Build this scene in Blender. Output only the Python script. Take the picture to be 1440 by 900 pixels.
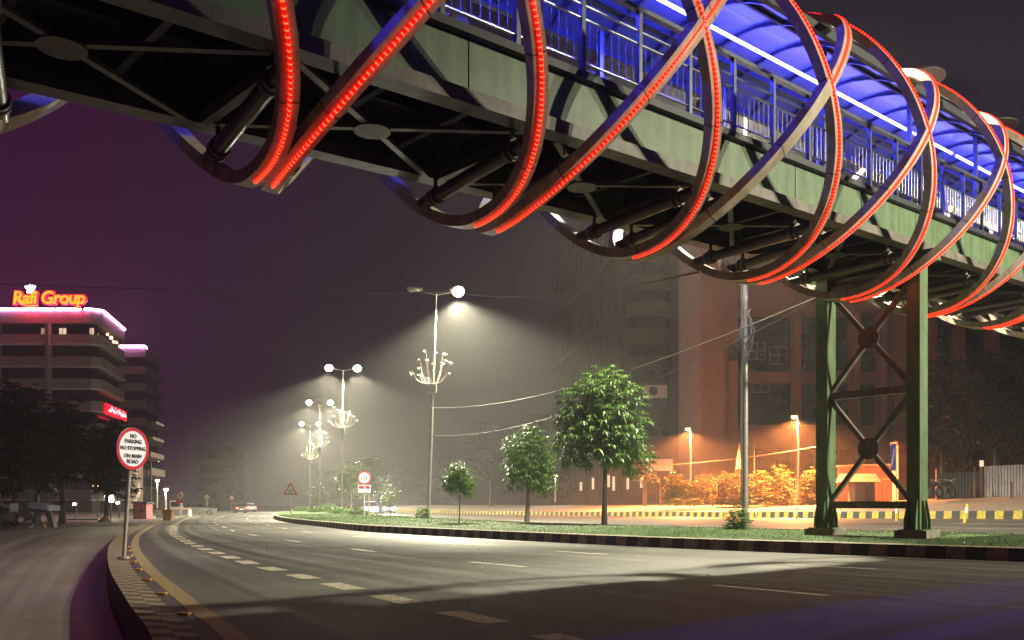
import bpy, math, random
from mathutils import Vector, Matrix
R_ = math.radians
V = Vector
S = bpy.context.scene
for o_ in list(bpy.data.objects): bpy.data.objects.remove(o_)
COL = S.collection

# ------------------------------------------------------------------ camera, sky, exposure
FPX, HZ = 1250.0, 710.0
cam_d = bpy.data.cameras.new('camera')
cam = bpy.data.objects.new('camera', cam_d); COL.objects.link(cam)
cam.location = (0, 0, 1.0); cam.rotation_euler = (R_(90), 0, 0)
cam_d.sensor_width = 36; cam_d.lens = 36 * FPX / 1440; cam_d.shift_y = (HZ - 450) / 1440
cam_d.clip_start = 0.05; cam_d.clip_end = 3000
S.camera = cam
S.view_settings.view_transform = 'Standard'; S.view_settings.look = 'None'
S.view_settings.exposure = 0.0; S.view_settings.gamma = 1.0
S.view_settings.use_curve_mapping = False
S.render.engine = 'CYCLES'
S.cycles.use_denoising = True
S.cycles.max_bounces = 5; S.cycles.diffuse_bounces = 3; S.cycles.glossy_bounces = 2
S.cycles.transmission_bounces = 3; S.cycles.volume_bounces = 0; S.cycles.transparent_max_bounces = 8
S.cycles.sample_clamp_indirect = 4.0
S.cycles.caustics_reflective = False; S.cycles.caustics_refractive = False

W = bpy.data.worlds.new('World'); S.world = W; W.use_nodes = True
nt = W.node_tree; nt.nodes.clear()
wo = nt.nodes.new('ShaderNodeOutputWorld'); bg = nt.nodes.new('ShaderNodeBackground')
bg2 = nt.nodes.new('ShaderNodeBackground'); ad = nt.nodes.new('ShaderNodeAddShader')
sky = nt.nodes.new('ShaderNodeTexSky'); sky.sky_type = 'NISHITA'; sky.sun_disc = False
sky.sun_elevation = R_(-4); sky.sun_rotation = R_(250)
nt.links.new(sky.outputs[0], bg.inputs[0]); bg.inputs[1].default_value = 0.05
# city glow in the night sky: a violet overcast, more magenta towards the town on the left
tc = nt.nodes.new('ShaderNodeTexCoord'); no = nt.nodes.new('ShaderNodeTexNoise')
no.inputs['Scale'].default_value = 2.2; no.inputs['Detail'].default_value = 4
sx = nt.nodes.new('ShaderNodeSeparateXYZ'); rp = nt.nodes.new('ShaderNodeValToRGB')
nt.links.new(tc.outputs['Generated'], sx.inputs[0])
mr = nt.nodes.new('ShaderNodeMapRange'); mr.inputs[1].default_value = -0.6; mr.inputs[2].default_value = 0.5
nt.links.new(sx.outputs[0], mr.inputs[0]); nt.links.new(mr.outputs[0], rp.inputs[0])
rp.color_ramp.elements[0].color = (0.070, 0.002, 0.054, 1); rp.color_ramp.elements[1].color = (0.012, 0.009, 0.026, 1)
e_ = rp.color_ramp.elements.new(0.45); e_.color = (0.015, 0.0055, 0.021, 1)
mx = nt.nodes.new('ShaderNodeMix'); mx.data_type = 'RGBA'; mx.blend_type = 'MULTIPLY'; mx.inputs[0].default_value = 0.35
nt.links.new(tc.outputs['Generated'], no.inputs[0]); nt.links.new(rp.outputs[0], mx.inputs[6]); nt.links.new(no.outputs['Fac'], mx.inputs[7])
nt.links.new(mx.outputs[2], bg2.inputs[0]); bg2.inputs[1].default_value = 0.75
nt.links.new(bg.outputs[0], ad.inputs[0]); nt.links.new(bg2.outputs[0], ad.inputs[1]); nt.links.new(ad.outputs[0], wo.inputs[0])

HAZE = 0.0012
LAMP_W = 14000.0       # watts of each street-lamp head
LAMP_COL = (1.0, 0.93, 0.66)
NEON_BLUE = 150.0      # brightness of the walkway tube
LED_RED = 13.0

# ------------------------------------------------------------------ helpers
def px(x, y, Y): return V(((x - 720) / FPX * Y, Y, 1.0 + (HZ - y) / FPX * Y))
def gp(x, y, z=0.0):
    Y = (1.0 - z) * FPX / (y - HZ); return V(((x - 720) / FPX * Y, Y, z))

ORG = {}
def tag(o, label=None, cat=None, group=None, kind=None):
    if label: o['label'] = label
    if cat: o['category'] = cat
    if group: o['group'] = group
    if kind: o['kind'] = kind
    return o
def thing(name, label, cat, loc, group=None, rz=0.0):
    o = bpy.data.objects.new(name, None); COL.objects.link(o); o.empty_display_size = 0.3
    o.location = loc; o.rotation_euler = (0, 0, rz)
    ORG[o.name] = V(loc)
    return tag(o, label, cat, group)
def org(o):
    return ORG.get(o.name, V((0, 0, 0)))

class MB:
    def __init__(s): s.v = []; s.f = []; s.uv = []; s.smooth = []
    def add(s, vs, fs, uvs=None, smooth=False):
        n = len(s.v); s.v += [V(v) for v in vs]
        for k, f in enumerate(fs):
            s.f.append([i + n for i in f]); s.smooth.append(smooth)
            s.uv.append(uvs[k] if uvs else None)
        return s
    def quad(s, a, b, c, d, uv=None): return s.add([a, b, c, d], [(0, 1, 2, 3)], [uv] if uv else None)
    def obox(s, c, ax, ay, az):
        """box from a centre and three half-axis vectors"""
        c = V(c); ax = V(ax); ay = V(ay); az = V(az)
        vs = [c + ax * i + ay * j + az * k for k in (-1, 1) for j in (-1, 1) for i in (-1, 1)]
        fs = [(0, 2, 3, 1), (4, 5, 7, 6), (0, 1, 5, 4), (2, 6, 7, 3), (0, 4, 6, 2), (1, 3, 7, 5)]
        return s.add(vs, fs)
    def box(s, x0, x1, y0, y1, z0, z1):
        return s.obox(((x0 + x1) / 2, (y0 + y1) / 2, (z0 + z1) / 2), ((x1 - x0) / 2, 0, 0), (0, (y1 - y0) / 2, 0), (0, 0, (z1 - z0) / 2))
    def bar(s, p, q, w, h=None, up=(0, 0, 1)):
        p = V(p); q = V(q); h = h or w; d = (q - p); L = d.length; d = d / L; up = V(up)
        if abs(d.dot(up)) > 0.98: up = V((0, 1, 0))
        a = d.cross(up).normalized(); b = a.cross(d)
        return s.obox((p + q) / 2, d * L / 2, a * w / 2, b * h / 2)
    def tube(s, pts, r, n=8, cap=True):
        pts = [V(p) for p in pts]; rs = r if isinstance(r, (list, tuple)) else [r] * len(pts)
        vs = []; a = None
        for i, p in enumerate(pts):
            d = (pts[min(i + 1, len(pts) - 1)] - pts[max(i - 1, 0)])
            d = d.normalized() if d.length > 1e-9 else V((0, 0, 1))
            if a is None:
                t = V((0, 0, 1)) if abs(d.z) < 0.9 else V((1, 0, 0)); a = d.cross(t).normalized()
            a = (a - d * a.dot(d)).normalized(); b = d.cross(a)
            vs += [p + (a * math.cos(2 * math.pi * k / n) + b * math.sin(2 * math.pi * k / n)) * rs[i] for k in range(n)]
        fs = [(i * n + k, i * n + (k + 1) % n, (i + 1) * n + (k + 1) % n, (i + 1) * n + k) for i in range(len(pts) - 1) for k in range(n)]
        s.add(vs, fs, smooth=True)
        if cap:
            m = len(pts) - 1
            s.add(vs[:n], [tuple(range(n))[::-1]]); s.add(vs[m * n:], [tuple(range(n))])
        return s
    def disc(s, c, nrm, r, th, n=28):
        nrm = V(nrm).normalized(); return s.tube([V(c) - nrm * th / 2, V(c) + nrm * th / 2], r, n)
    def ball(s, c, rx, ry=None, rz=None, n=10, m=7):
        ry = ry or rx; rz = rz or rx; c = V(c); vs = []; fs = []
        for j in range(m + 1):
            t = math.pi * j / m
            for k in range(n):
                a = 2 * math.pi * k / n
                vs.append(c + V((rx * math.sin(t) * math.cos(a), ry * math.sin(t) * math.sin(a), rz * math.cos(t))))
        for j in range(m):
            for k in range(n): fs.append((j * n + k, (j + 1) * n + k, (j + 1) * n + (k + 1) % n, j * n + (k + 1) % n))
        return s.add(vs, fs, smooth=True)
    def prism(s, poly, d):
        """closed polygon (3-D points) extruded by vector d"""
        poly = [V(p) for p in poly]; n = len(poly); d = V(d)
        s.add(poly + [p + d for p in poly], [tuple(range(n))[::-1], tuple(range(n, 2 * n))] + [(i, (i + 1) % n, n + (i + 1) % n, n + i) for i in range(n)])
        return s
    def build(s, name, mat, parent=None, base=None):
        o3 = org(parent) if parent is not None else (V(base) if base is not None else V((0, 0, 0)))
        me = bpy.data.meshes.new(name)
        me.from_pydata([v - o3 for v in s.v], [], s.f); me.materials.append(mat)
        if any(u is not None for u in s.uv):
            lay = me.uv_layers.new(name='UVMap'); i = 0
            for u, f in zip(s.uv, s.f):
                for k in range(len(f)):
                    if u is not None: lay.data[i + k].uv = u[k]
                i += len(f)
        me.polygons.foreach_set('use_smooth', s.smooth); me.update()
        ob = bpy.data.objects.new(name, me); COL.objects.link(ob)
        if parent is not None:
            ob.parent = parent; ORG[ob.name] = o3
        else:
            ob.location = o3; ORG[ob.name] = o3
        return ob
def kids(o): return [c for c in bpy.data.objects if c.parent == o]
def copy_tree(o, parent=None):
    c = o.copy(); COL.objects.link(c); c.parent = parent
    for ch in kids(o): copy_tree(ch, c)
    return c

def text_mesh(name, body, size, M, mat, parent, extrude=0.01, bold=0.0, shear=0.0, align='CENTER', spacing=1.0):
    cu = bpy.data.curves.new(name, 'FONT'); cu.body = body; cu.size = size; cu.extrude = extrude; cu.offset = bold
    cu.shear = shear; cu.align_x = align; cu.align_y = 'CENTER'; cu.space_character = spacing; cu.resolution_u = 4
    t = bpy.data.objects.new(name, cu); COL.objects.link(t)
    dg = bpy.context.evaluated_depsgraph_get(); me = bpy.data.meshes.new_from_object(t.evaluated_get(dg))
    bpy.data.objects.remove(t)
    o3 = org(parent) if parent is not None else V((0, 0, 0))
    me.transform(Matrix.Translation(-o3) @ M); me.materials.clear(); me.materials.append(mat)
    ob = bpy.data.objects.new(name, me); COL.objects.link(ob); ob.parent = parent; ORG[ob.name] = o3
    return ob
def plane_M(c, right, up):
    r = V(right).normalized(); u = V(up).normalized(); n = r.cross(u)
    return Matrix(((r.x, u.x, n.x, c[0]), (r.y, u.y, n.y, c[1]), (r.z, u.z, n.z, c[2]), (0, 0, 0, 1)))

def smooth(pts, n=8):
    """Catmull-Rom through a list of points"""
    P = [V(p) if len(p) == 3 else V((p[0], p[1], 0)) for p in pts]; out = []
    for i in range(len(P) - 1):
        a, b, c, d = P[max(i - 1, 0)], P[i], P[i + 1], P[min(i + 2, len(P) - 1)]
        for k in range(n):
            t = k / n
            q = 0.5 * ((2 * b) + (c - a) * t + (2 * a - 5 * b + 4 * c - d) * t * t + (3 * b - a - 3 * c + d) * t ** 3)
            out.append(q)
    out.append(P[-1]); return out
def offset(poly, d, z=None):
    """shift a ground line sideways: + is to the right of its direction"""
    out = []
    for i, p in enumerate(poly):
        t = poly[min(i + 1, len(poly) - 1)] - poly[max(i - 1, 0)]; t.z = 0; t.normalize()
        q = p + V((t.y, -t.x, 0)) * d
        if z is not None: q.z = z
        out.append(q)
    return out
def lengths(poly):
    L = [0.0]
    for a, b in zip(poly, poly[1:]): L.append(L[-1] + (b - a).length)
    return L
def at_len(poly, L, s):
    for i in range(len(poly) - 1):
        if L[i + 1] >= s:
            t = (s - L[i]) / max(1e-9, L[i + 1] - L[i]); return poly[i].lerp(poly[i + 1], t)
    return poly[-1].copy()
def sub(poly, a, b, n=4):
    L = lengths(poly); return [at_len(poly, L, a + (b - a) * i / n) for i in range(n + 1)]
def resample(poly, n):
    L = lengths(poly); return [at_len(poly, L, L[-1] * i / n) for i in range(n + 1)]
def strip_into(mb, A, B, u0=0.0):
    LA = [q + u0 for q in lengths(A)]
    for i in range(len(A) - 1):
        w = (A[i] - B[i]).length
        mb.quad(A[i], A[i + 1], B[i + 1], B[i], uv=[(LA[i], 0), (LA[i + 1], 0), (LA[i + 1], w), (LA[i], w)])
    return mb

# ------------------------------------------------------------------ materials
MATS = {}
def mat(name, col, rough=0.6, metal=0.0, var=0.25, scale=6.0, bump=0.0, emit=None, estr=0.0, spec=None, col2=None, detail=5):
    m = bpy.data.materials.new(name); m.use_nodes = True; t = m.node_tree; b = t.nodes['Principled BSDF']
    b.inputs['Roughness'].default_value = rough; b.inputs['Metallic'].default_value = metal
    if spec is not None: b.inputs['Specular IOR Level'].default_value = spec
    co = t.nodes.new('ShaderNodeTexCoord'); n = t.nodes.new('ShaderNodeTexNoise')
    n.inputs['Scale'].default_value = scale; n.inputs['Detail'].default_value = detail; n.inputs['Roughness'].default_value = 0.6
    t.links.new(co.outputs['Object'], n.inputs['Vector'])
    r = t.nodes.new('ShaderNodeValToRGB'); r.color_ramp.elements[0].position = 0.3; r.color_ramp.elements[1].position = 0.7
    c2 = col2 or tuple(min(1, c * (1 + var)) for c in col); c1 = tuple(c * (1 - var) for c in col) if not col2 else col
    r.color_ramp.elements[0].color = (*c1, 1); r.color_ramp.elements[1].color = (*c2, 1)
    t.links.new(n.outputs['Fac'], r.inputs['Fac']); t.links.new(r.outputs['Color'], b.inputs['Base Color'])
    if bump:
        bp = t.nodes.new('ShaderNodeBump'); bp.inputs['Strength'].default_value = bump; bp.inputs['Distance'].default_value = 0.02
        n2 = t.nodes.new('ShaderNodeTexNoise'); n2.inputs['Scale'].default_value = scale * 8; n2.inputs['Detail'].default_value = 3
        t.links.new(co.outputs['Object'], n2.inputs['Vector'])
        t.links.new(n2.outputs['Fac'], bp.inputs['Height']); t.links.new(bp.outputs['Normal'], b.inputs['Normal'])
    if emit:
        b.inputs['Emission Color'].default_value = (*emit, 1); b.inputs['Emission Strength'].default_value = estr
    MATS[name] = m; return m

def asphalt(name, c1, c2, patch):
    m = bpy.data.materials.new(name); m.use_nodes = True; t = m.node_tree; b = t.nodes['Principled BSDF']
    co = t.nodes.new('ShaderNodeTexCoord')
    big = t.nodes.new('ShaderNodeTexNoise'); big.inputs['Scale'].default_value = 0.35; big.inputs['Detail'].default_value = 6
    mp = t.nodes.new('ShaderNodeMapping'); mp.inputs['Scale'].default_value = (0.03, 2.2, 1)
    trk = t.nodes.new('ShaderNodeTexNoise'); trk.inputs['Scale'].default_value = 1.0; trk.inputs['Detail'].default_value = 4
    fine = t.nodes.new('ShaderNodeTexNoise'); fine.inputs['Scale'].default_value = 55; fine.inputs['Detail'].default_value = 4
    t.links.new(co.outputs['UV'], mp.inputs[0]); t.links.new(mp.outputs[0], trk.inputs['Vector'])
    t.links.new(co.outputs['Object'], big.inputs['Vector']); t.links.new(co.outputs['Object'], fine.inputs['Vector'])
    a1 = t.nodes.new('ShaderNodeMath'); a1.operation = 'MULTIPLY_ADD'; a1.inputs[1].default_value = 1.6; t.links.new(trk.outputs['Fac'], a1.inputs[0]); t.links.new(big.outputs['Fac'], a1.inputs[2])
    mid = t.nodes.new('ShaderNodeTexNoise'); mid.inputs['Scale'].default_value = 5; mid.inputs['Detail'].default_value = 9; mid.inputs['Roughness'].default_value = .82; t.links.new(co.outputs['Object'], mid.inputs['Vector'])
    a2 = t.nodes.new('ShaderNodeMath'); a2.operation = 'MULTIPLY_ADD'; a2.inputs[1].default_value = 1.15
    t.links.new(mid.outputs['Fac'], a2.inputs[0]); t.links.new(a1.outputs[0], a2.inputs[2])
    r = t.nodes.new('ShaderNodeValToRGB'); r.color_ramp.elements[0].position = 0.42; r.color_ramp.elements[1].position = 0.66
    sc = t.nodes.new('ShaderNodeMath'); sc.operation = 'MULTIPLY'; sc.inputs[1].default_value = 0.282
    t.links.new(a2.outputs[0], sc.inputs[0]); t.links.new(sc.outputs[0], r.inputs['Fac'])
    r.color_ramp.elements[0].color = (*c1, 1); r.color_ramp.elements[1].color = (*c2, 1)
    e = r.color_ramp.elements.new(0.54); e.color = (*patch, 1)
    # cracks
    vo = t.nodes.new('ShaderNodeTexVoronoi'); vo.feature = 'DISTANCE_TO_EDGE'; vo.inputs['Scale'].default_value = 0.22
    wv = t.nodes.new('ShaderNodeVectorMath'); wv.operation = 'MULTIPLY_ADD'; wv.inputs[1].default_value = (1.2, 1.2, 1.2)
    t.links.new(big.outputs['Color'], wv.inputs[0]); t.links.new(co.outputs['Object'], wv.inputs[2]); t.links.new(wv.outputs[0], vo.inputs['Vector'])
    cr = t.nodes.new('ShaderNodeMapRange'); cr.inputs[1].default_value = 0.0; cr.inputs[2].default_value = 0.006; cr.inputs[3].default_value = 0.45; cr.inputs[4].default_value = 1.0
    t.links.new(vo.outputs['Distance'], cr.inputs[0])
    mm = t.nodes.new('ShaderNodeMix'); mm.data_type = 'RGBA'; mm.blend_type = 'MULTIPLY'; mm.inputs[0].default_value = 1
    t.links.new(r.outputs[0], mm.inputs[6]); t.links.new(cr.outputs[0], mm.inputs[7]); t.links.new(mm.outputs[2], b.inputs['Base Color'])
    rr = t.nodes.new('ShaderNodeMapRange'); rr.inputs[1].default_value = 0.3; rr.inputs[2].default_value = 0.7; rr.inputs[3].default_value = 0.45; rr.inputs[4].default_value = 0.7
    t.links.new(trk.outputs['Fac'], rr.inputs[0]); t.links.new(rr.outputs[0], b.inputs['Roughness'])
    bp = t.nodes.new('ShaderNodeBump'); bp.inputs['Strength'].default_value = 0.55; bp.inputs['Distance'].default_value = 0.012
    t.links.new(fine.outputs['Fac'], bp.inputs['Height']); t.links.new(bp.outputs['Normal'], b.inputs['Normal'])
    return m

def blocks(name, ca, cb, period, dark_joint=0.5):
    """painted kerb blocks alternating along the strip's length (UV x in metres)"""
    m = bpy.data.materials.new(name); m.use_nodes = True; t = m.node_tree; b = t.nodes['Principled BSDF']; b.inputs['Roughness'].default_value = 0.7
    co = t.nodes.new('ShaderNodeTexCoord'); sp = t.nodes.new('ShaderNodeSeparateXYZ'); t.links.new(co.outputs['UV'], sp.inputs[0])
    n = t.nodes.new('ShaderNodeTexNoise'); n.inputs['Scale'].default_value = 9; n.inputs['Detail'].default_value = 6; t.links.new(co.outputs['Object'], n.inputs['Vector'])
    dv = t.nodes.new('ShaderNodeMath'); dv.operation = 'DIVIDE'; dv.inputs[1].default_value = period; t.links.new(sp.outputs[0], dv.inputs[0])
    fr = t.nodes.new('ShaderNodeMath'); fr.operation = 'FRACT'; t.links.new(dv.outputs[0], fr.inputs[0])
    gt = t.nodes.new('ShaderNodeMath'); gt.operation = 'GREATER_THAN'; gt.inputs[1].default_value = 0.5; t.links.new(fr.outputs[0], gt.inputs[0])
    mx = t.nodes.new('ShaderNodeMix'); mx.data_type = 'RGBA'; mx.inputs[6].default_value = (*ca, 1); mx.inputs[7].default_value = (*cb, 1); t.links.new(gt.outputs[0], mx.inputs[0])
    d2 = t.nodes.new('ShaderNodeMath'); d2.operation = 'MULTIPLY'; d2.inputs[1].default_value = 2; t.links.new(fr.outputs[0], d2.inputs[0])
    f2 = t.nodes.new('ShaderNodeMath'); f2.operation = 'FRACT'; t.links.new(d2.outputs[0], f2.inputs[0])
    j = t.nodes.new('ShaderNodeMapRange'); j.inputs[1].default_value = 0.0; j.inputs[2].default_value = 0.06; j.inputs[3].default_value = dark_joint; j.inputs[4].default_value = 1
    t.links.new(f2.outputs[0], j.inputs[0])
    w = t.nodes.new('ShaderNodeMapRange'); w.inputs[1].default_value = 0.3; w.inputs[2].default_value = 0.75; w.inputs[3].default_value = 0.45; w.inputs[4].default_value = 1.15; t.links.new(n.outputs['Fac'], w.inputs[0])
    k = t.nodes.new('ShaderNodeMath'); k.operation = 'MULTIPLY'; t.links.new(j.outputs[0], k.inputs[0]); t.links.new(w.outputs[0], k.inputs[1])
    mu = t.nodes.new('ShaderNodeMix'); mu.data_type = 'RGBA'; mu.blend_type = 'MULTIPLY'; mu.inputs[0].default_value = 1
    t.links.new(mx.outputs[2], mu.inputs[6]); t.links.new(k.outputs[0], mu.inputs[7]); t.links.new(mu.outputs[2], b.inputs['Base Color'])
    bp = t.nodes.new('ShaderNodeBump'); bp.inputs['Strength'].default_value = 0.4; bp.inputs['Distance'].default_value = 0.02
    t.links.new(k.outputs[0], bp.inputs['Height']); t.links.new(bp.outputs['Normal'], b.inputs['Normal'])
    return m

def worn_paint(name, col, under, amount=0.5):
    m = mat(name, col, 0.6); t = m.node_tree; b = t.nodes['Principled BSDF']
    n = t.nodes.new('ShaderNodeTexNoise'); n.inputs['Scale'].default_value = 14; n.inputs['Detail'].default_value = 8; n.inputs['Roughness'].default_value = 0.75
    co = t.nodes.new('ShaderNodeTexCoord'); t.links.new(co.outputs['Object'], n.inputs['Vector'])
    r = t.nodes.new('ShaderNodeValToRGB'); r.color_ramp.elements[0].position = amount - 0.09; r.color_ramp.elements[1].position = amount + 0.07
    r.color_ramp.elements[0].color = (*under, 1); r.color_ramp.elements[1].color = (*col, 1)
    t.links.new(n.outputs['Fac'], r.inputs['Fac']); t.links.new(r.outputs[0], b.inputs['Base Color']); return m

def led_mat(name, col, core, strength, pitch):
    """a flexible LED strip: bright diodes every `pitch` metres along UV x inside a glowing sleeve"""
    m = bpy.data.materials.new(name); m.use_nodes = True; t = m.node_tree; b = t.nodes['Principled BSDF']
    b.inputs['Base Color'].default_value = (0.4, 0.02, 0.01, 1); b.inputs['Roughness'].default_value = 0.4
    co = t.nodes.new('ShaderNodeTexCoord'); sp = t.nodes.new('ShaderNodeSeparateXYZ'); t.links.new(co.outputs['UV'], sp.inputs[0])
    dv = t.nodes.new('ShaderNodeMath'); dv.operation = 'DIVIDE'; dv.inputs[1].default_value = pitch; t.links.new(sp.outputs[0], dv.inputs[0])
    fr = t.nodes.new('ShaderNodeMath'); fr.operation = 'FRACT'; t.links.new(dv.outputs[0], fr.inputs[0])
    pp = t.nodes.new('ShaderNodeMath'); pp.operation = 'PINGPONG'; pp.inputs[1].default_value = 0.5; t.links.new(fr.outputs[0], pp.inputs[0])
    gt = t.nodes.new('ShaderNodeMapRange'); gt.inputs[1].default_value = 0.30; gt.inputs[2].default_value = 0.40; t.links.new(pp.outputs[0], gt.inputs[0])
    mx = t.nodes.new('ShaderNodeMix'); mx.data_type = 'RGBA'; mx.inputs[6].default_value = (*col, 1); mx.inputs[7].default_value = (*core, 1); t.links.new(gt.outputs[0], mx.inputs[0])
    st = t.nodes.new('ShaderNodeMapRange'); st.inputs[3].default_value = strength * 0.10; st.inputs[4].default_value = strength; t.links.new(gt.outputs[0], st.inputs[0])
    t.links.new(mx.outputs[2], b.inputs['Emission Color']); t.links.new(st.outputs[0], b.inputs['Emission Strength'])
    return m

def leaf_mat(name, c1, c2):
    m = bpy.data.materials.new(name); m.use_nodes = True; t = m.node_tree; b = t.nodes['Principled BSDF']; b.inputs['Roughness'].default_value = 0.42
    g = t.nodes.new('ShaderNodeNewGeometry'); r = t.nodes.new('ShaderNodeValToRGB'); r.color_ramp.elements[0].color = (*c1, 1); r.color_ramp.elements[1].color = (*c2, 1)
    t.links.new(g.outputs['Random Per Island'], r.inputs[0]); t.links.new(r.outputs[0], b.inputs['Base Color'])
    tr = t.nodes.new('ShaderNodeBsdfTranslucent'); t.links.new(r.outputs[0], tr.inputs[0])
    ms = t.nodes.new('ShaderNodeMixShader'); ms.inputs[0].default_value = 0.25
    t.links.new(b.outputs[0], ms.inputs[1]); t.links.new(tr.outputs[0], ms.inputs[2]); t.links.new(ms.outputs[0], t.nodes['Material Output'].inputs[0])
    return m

M_ASPH = asphalt('road_asphalt', (0.022, 0.021, 0.020), (0.135, 0.125, 0.110), (0.062, 0.058, 0.052))
M_ASPH2 = asphalt('service_asphalt', (0.070, 0.063, 0.052), (0.165, 0.148, 0.122), (0.112, 0.100, 0.082))
M_WHITE = worn_paint('worn_white_paint', (0.62, 0.58, 0.48), (0.09, 0.085, 0.075), 0.47)
M_BUFF = worn_paint('worn_buff_paint', (0.46, 0.41, 0.30), (0.085, 0.08, 0.065), 0.485)
M_YLINE = worn_paint('worn_yellow_paint', (0.28, 0.20, 0.085), (0.09, 0.075, 0.05), 0.49)
M_SOIL = mat('soil', (0.030, 0.024, 0.018), 0.95, var=0.5, scale=2.0, bump=0.6)
M_TURF = mat('turf', (0.030, 0.062, 0.012), 0.9, var=0.45, scale=1.3, bump=0.7)
M_BLADE = leaf_mat('grass_blade', (0.022, 0.052, 0.008), (0.065, 0.105, 0.02))
M_KERB = blocks('median_kerb_paint', (0.020, 0.021, 0.024), (0.23, 0.17, 0.10), 0.70)
M_KERBF = blocks('far_kerb_paint', (0.030, 0.030, 0.035), (0.52, 0.38, 0.04), 0.85)
M_KERBTOP = mat('kerb_concrete', (0.20, 0.17, 0.13), 0.85, scale=8, bump=0.5)
M_BRICK = blocks('island_block_paving', (0.050, 0.042, 0.038), (0.27, 0.19, 0.11), 0.47, 0.3)
M_WALLB = blocks('island_wall_blocks', (0.045, 0.030, 0.026), (0.095, 0.055, 0.040), 0.34, 0.2)
M_PAVE = mat('pavement_concrete', (0.24, 0.20, 0.16), 0.85, scale=3, bump=0.4)
M_STEEL = mat('green_painted_steel', (0.145, 0.225, 0.125), 0.45, scale=3.5, var=0.16, bump=0.08)
def grime(m, rust=(0.10, 0.045, 0.02)):
    t = m.node_tree; b = t.nodes['Principled BSDF']; src = b.inputs['Base Color'].links[0].from_socket
    co = t.nodes.new('ShaderNodeTexCoord'); mp = t.nodes.new('ShaderNodeMapping'); mp.inputs['Scale'].default_value = (5, 5, 0.45); n = t.nodes.new('ShaderNodeTexNoise'); n.inputs['Scale'].default_value = 1.0; n.inputs['Detail'].default_value = 7; n.inputs['Roughness'].default_value = .68
    t.links.new(co.outputs['Object'], mp.inputs[0]); t.links.new(mp.outputs[0], n.inputs['Vector'])
    r = t.nodes.new('ShaderNodeValToRGB'); r.color_ramp.elements[0].position = .38; r.color_ramp.elements[1].position = .60; r.color_ramp.elements[0].color = (.70, .67, .64, 1); r.color_ramp.elements[1].color = (1, 1, 1, 1)
    t.links.new(n.outputs['Fac'], r.inputs[0]); mu = t.nodes.new('ShaderNodeMix'); mu.data_type = 'RGBA'; mu.blend_type = 'MULTIPLY'; mu.inputs[0].default_value = 1; t.links.new(src, mu.inputs[6]); t.links.new(r.outputs[0], mu.inputs[7])
    n2 = t.nodes.new('ShaderNodeTexNoise'); n2.inputs['Scale'].default_value = 2.6; n2.inputs['Detail'].default_value = 9; n2.inputs['Roughness'].default_value = .75; t.links.new(co.outputs['Object'], n2.inputs['Vector'])
    k = t.nodes.new('ShaderNodeMapRange'); k.inputs[1].default_value = .66; k.inputs[2].default_value = .74; k.inputs[4].default_value = .7; t.links.new(n2.outputs['Fac'], k.inputs[0])
    m2 = t.nodes.new('ShaderNodeMix'); m2.data_type = 'RGBA'; m2.inputs[7].default_value = (*rust, 1); t.links.new(k.outputs[0], m2.inputs[0]); t.links.new(mu.outputs[2], m2.inputs[6]); t.links.new(m2.outputs[2], b.inputs['Base Color']); return m
grime(M_STEEL)
M_STEELD = mat('underside_steel', (0.19, 0.17, 0.155), 0.5, scale=4, var=0.3, bump=0.1)
M_DECK = mat('deck_underside', (0.050, 0.050, 0.060), 0.6, scale=3, var=0.3)
M_TUBE = mat('dark_pipe_steel', (0.10, 0.085, 0.075), 0.32, metal=0.6, scale=5, var=0.3)
M_RAIL = mat('railing_steel', (0.16, 0.17, 0.20), 0.35, metal=0.7, scale=8, var=0.2)
M_BALU = mat('polished_baluster', (0.55, 0.55, 0.56), 0.22, metal=1.0, scale=8, var=0.1)
M_RING = mat('cream_cladding', (0.55, 0.44, 0.34), 0.55, scale=7, var=0.14, bump=0.1)
def joints(m, period, width):
    t = m.node_tree; b = t.nodes['Principled BSDF']; src = b.inputs['Base Color'].links[0].from_socket
    co = t.nodes.new('ShaderNodeTexCoord'); sp = t.nodes.new('ShaderNodeSeparateXYZ'); t.links.new(co.outputs['UV'], sp.inputs[0])
    md = t.nodes.new('ShaderNodeMath'); md.operation = 'MODULO'; md.inputs[1].default_value = period; t.links.new(sp.outputs[0], md.inputs[0])
    gt = t.nodes.new('ShaderNodeMath'); gt.operation = 'LESS_THAN'; gt.inputs[1].default_value = width; t.links.new(md.outputs[0], gt.inputs[0])
    mu = t.nodes.new('ShaderNodeMix'); mu.data_type = 'RGBA'; mu.inputs[7].default_value = (.03, .025, .02, 1); t.links.new(gt.outputs[0], mu.inputs[0]); t.links.new(src, mu.inputs[6]); t.links.new(mu.outputs[2], b.inputs['Base Color'])
grime(M_RING, (.20, .13, .09)); joints(M_RING, 1.3, .016); grime(M_STEELD)
M_ROOF = mat('roof_sheet', (0.10, 0.11, 0.15), 0.4, scale=5, var=0.15)
M_EAVE = mat('dark_eave_steel', (0.035, 0.037, 0.048), 0.5, scale=5)
M_LED = led_mat('red_led', (1.0, 0.002, 0.002), (1.0, 0.022, 0.006), LED_RED, 0.062)
M_TUBEBLUE = mat('blue_tube_light', (0.6, 0.7, 1.0), 0.4, emit=(0.055, 0.06, 1.0), estr=NEON_BLUE)
M_POLE = mat('galvanised_pole', (0.36, 0.33, 0.29), 0.45, metal=0.4, scale=10, var=0.2)
M_LAMPCASE = mat('lamp_casing', (0.16, 0.15, 0.14), 0.5, scale=10)
M_LENS = mat('lit_lamp_lens', (1, 1, 1), 0.5, emit=(1.0, 0.92, 0.62), estr=75)
M_LENSOFF = mat('unlit_lamp_lens', (0.5, 0.5, 0.48), 0.3)
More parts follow.
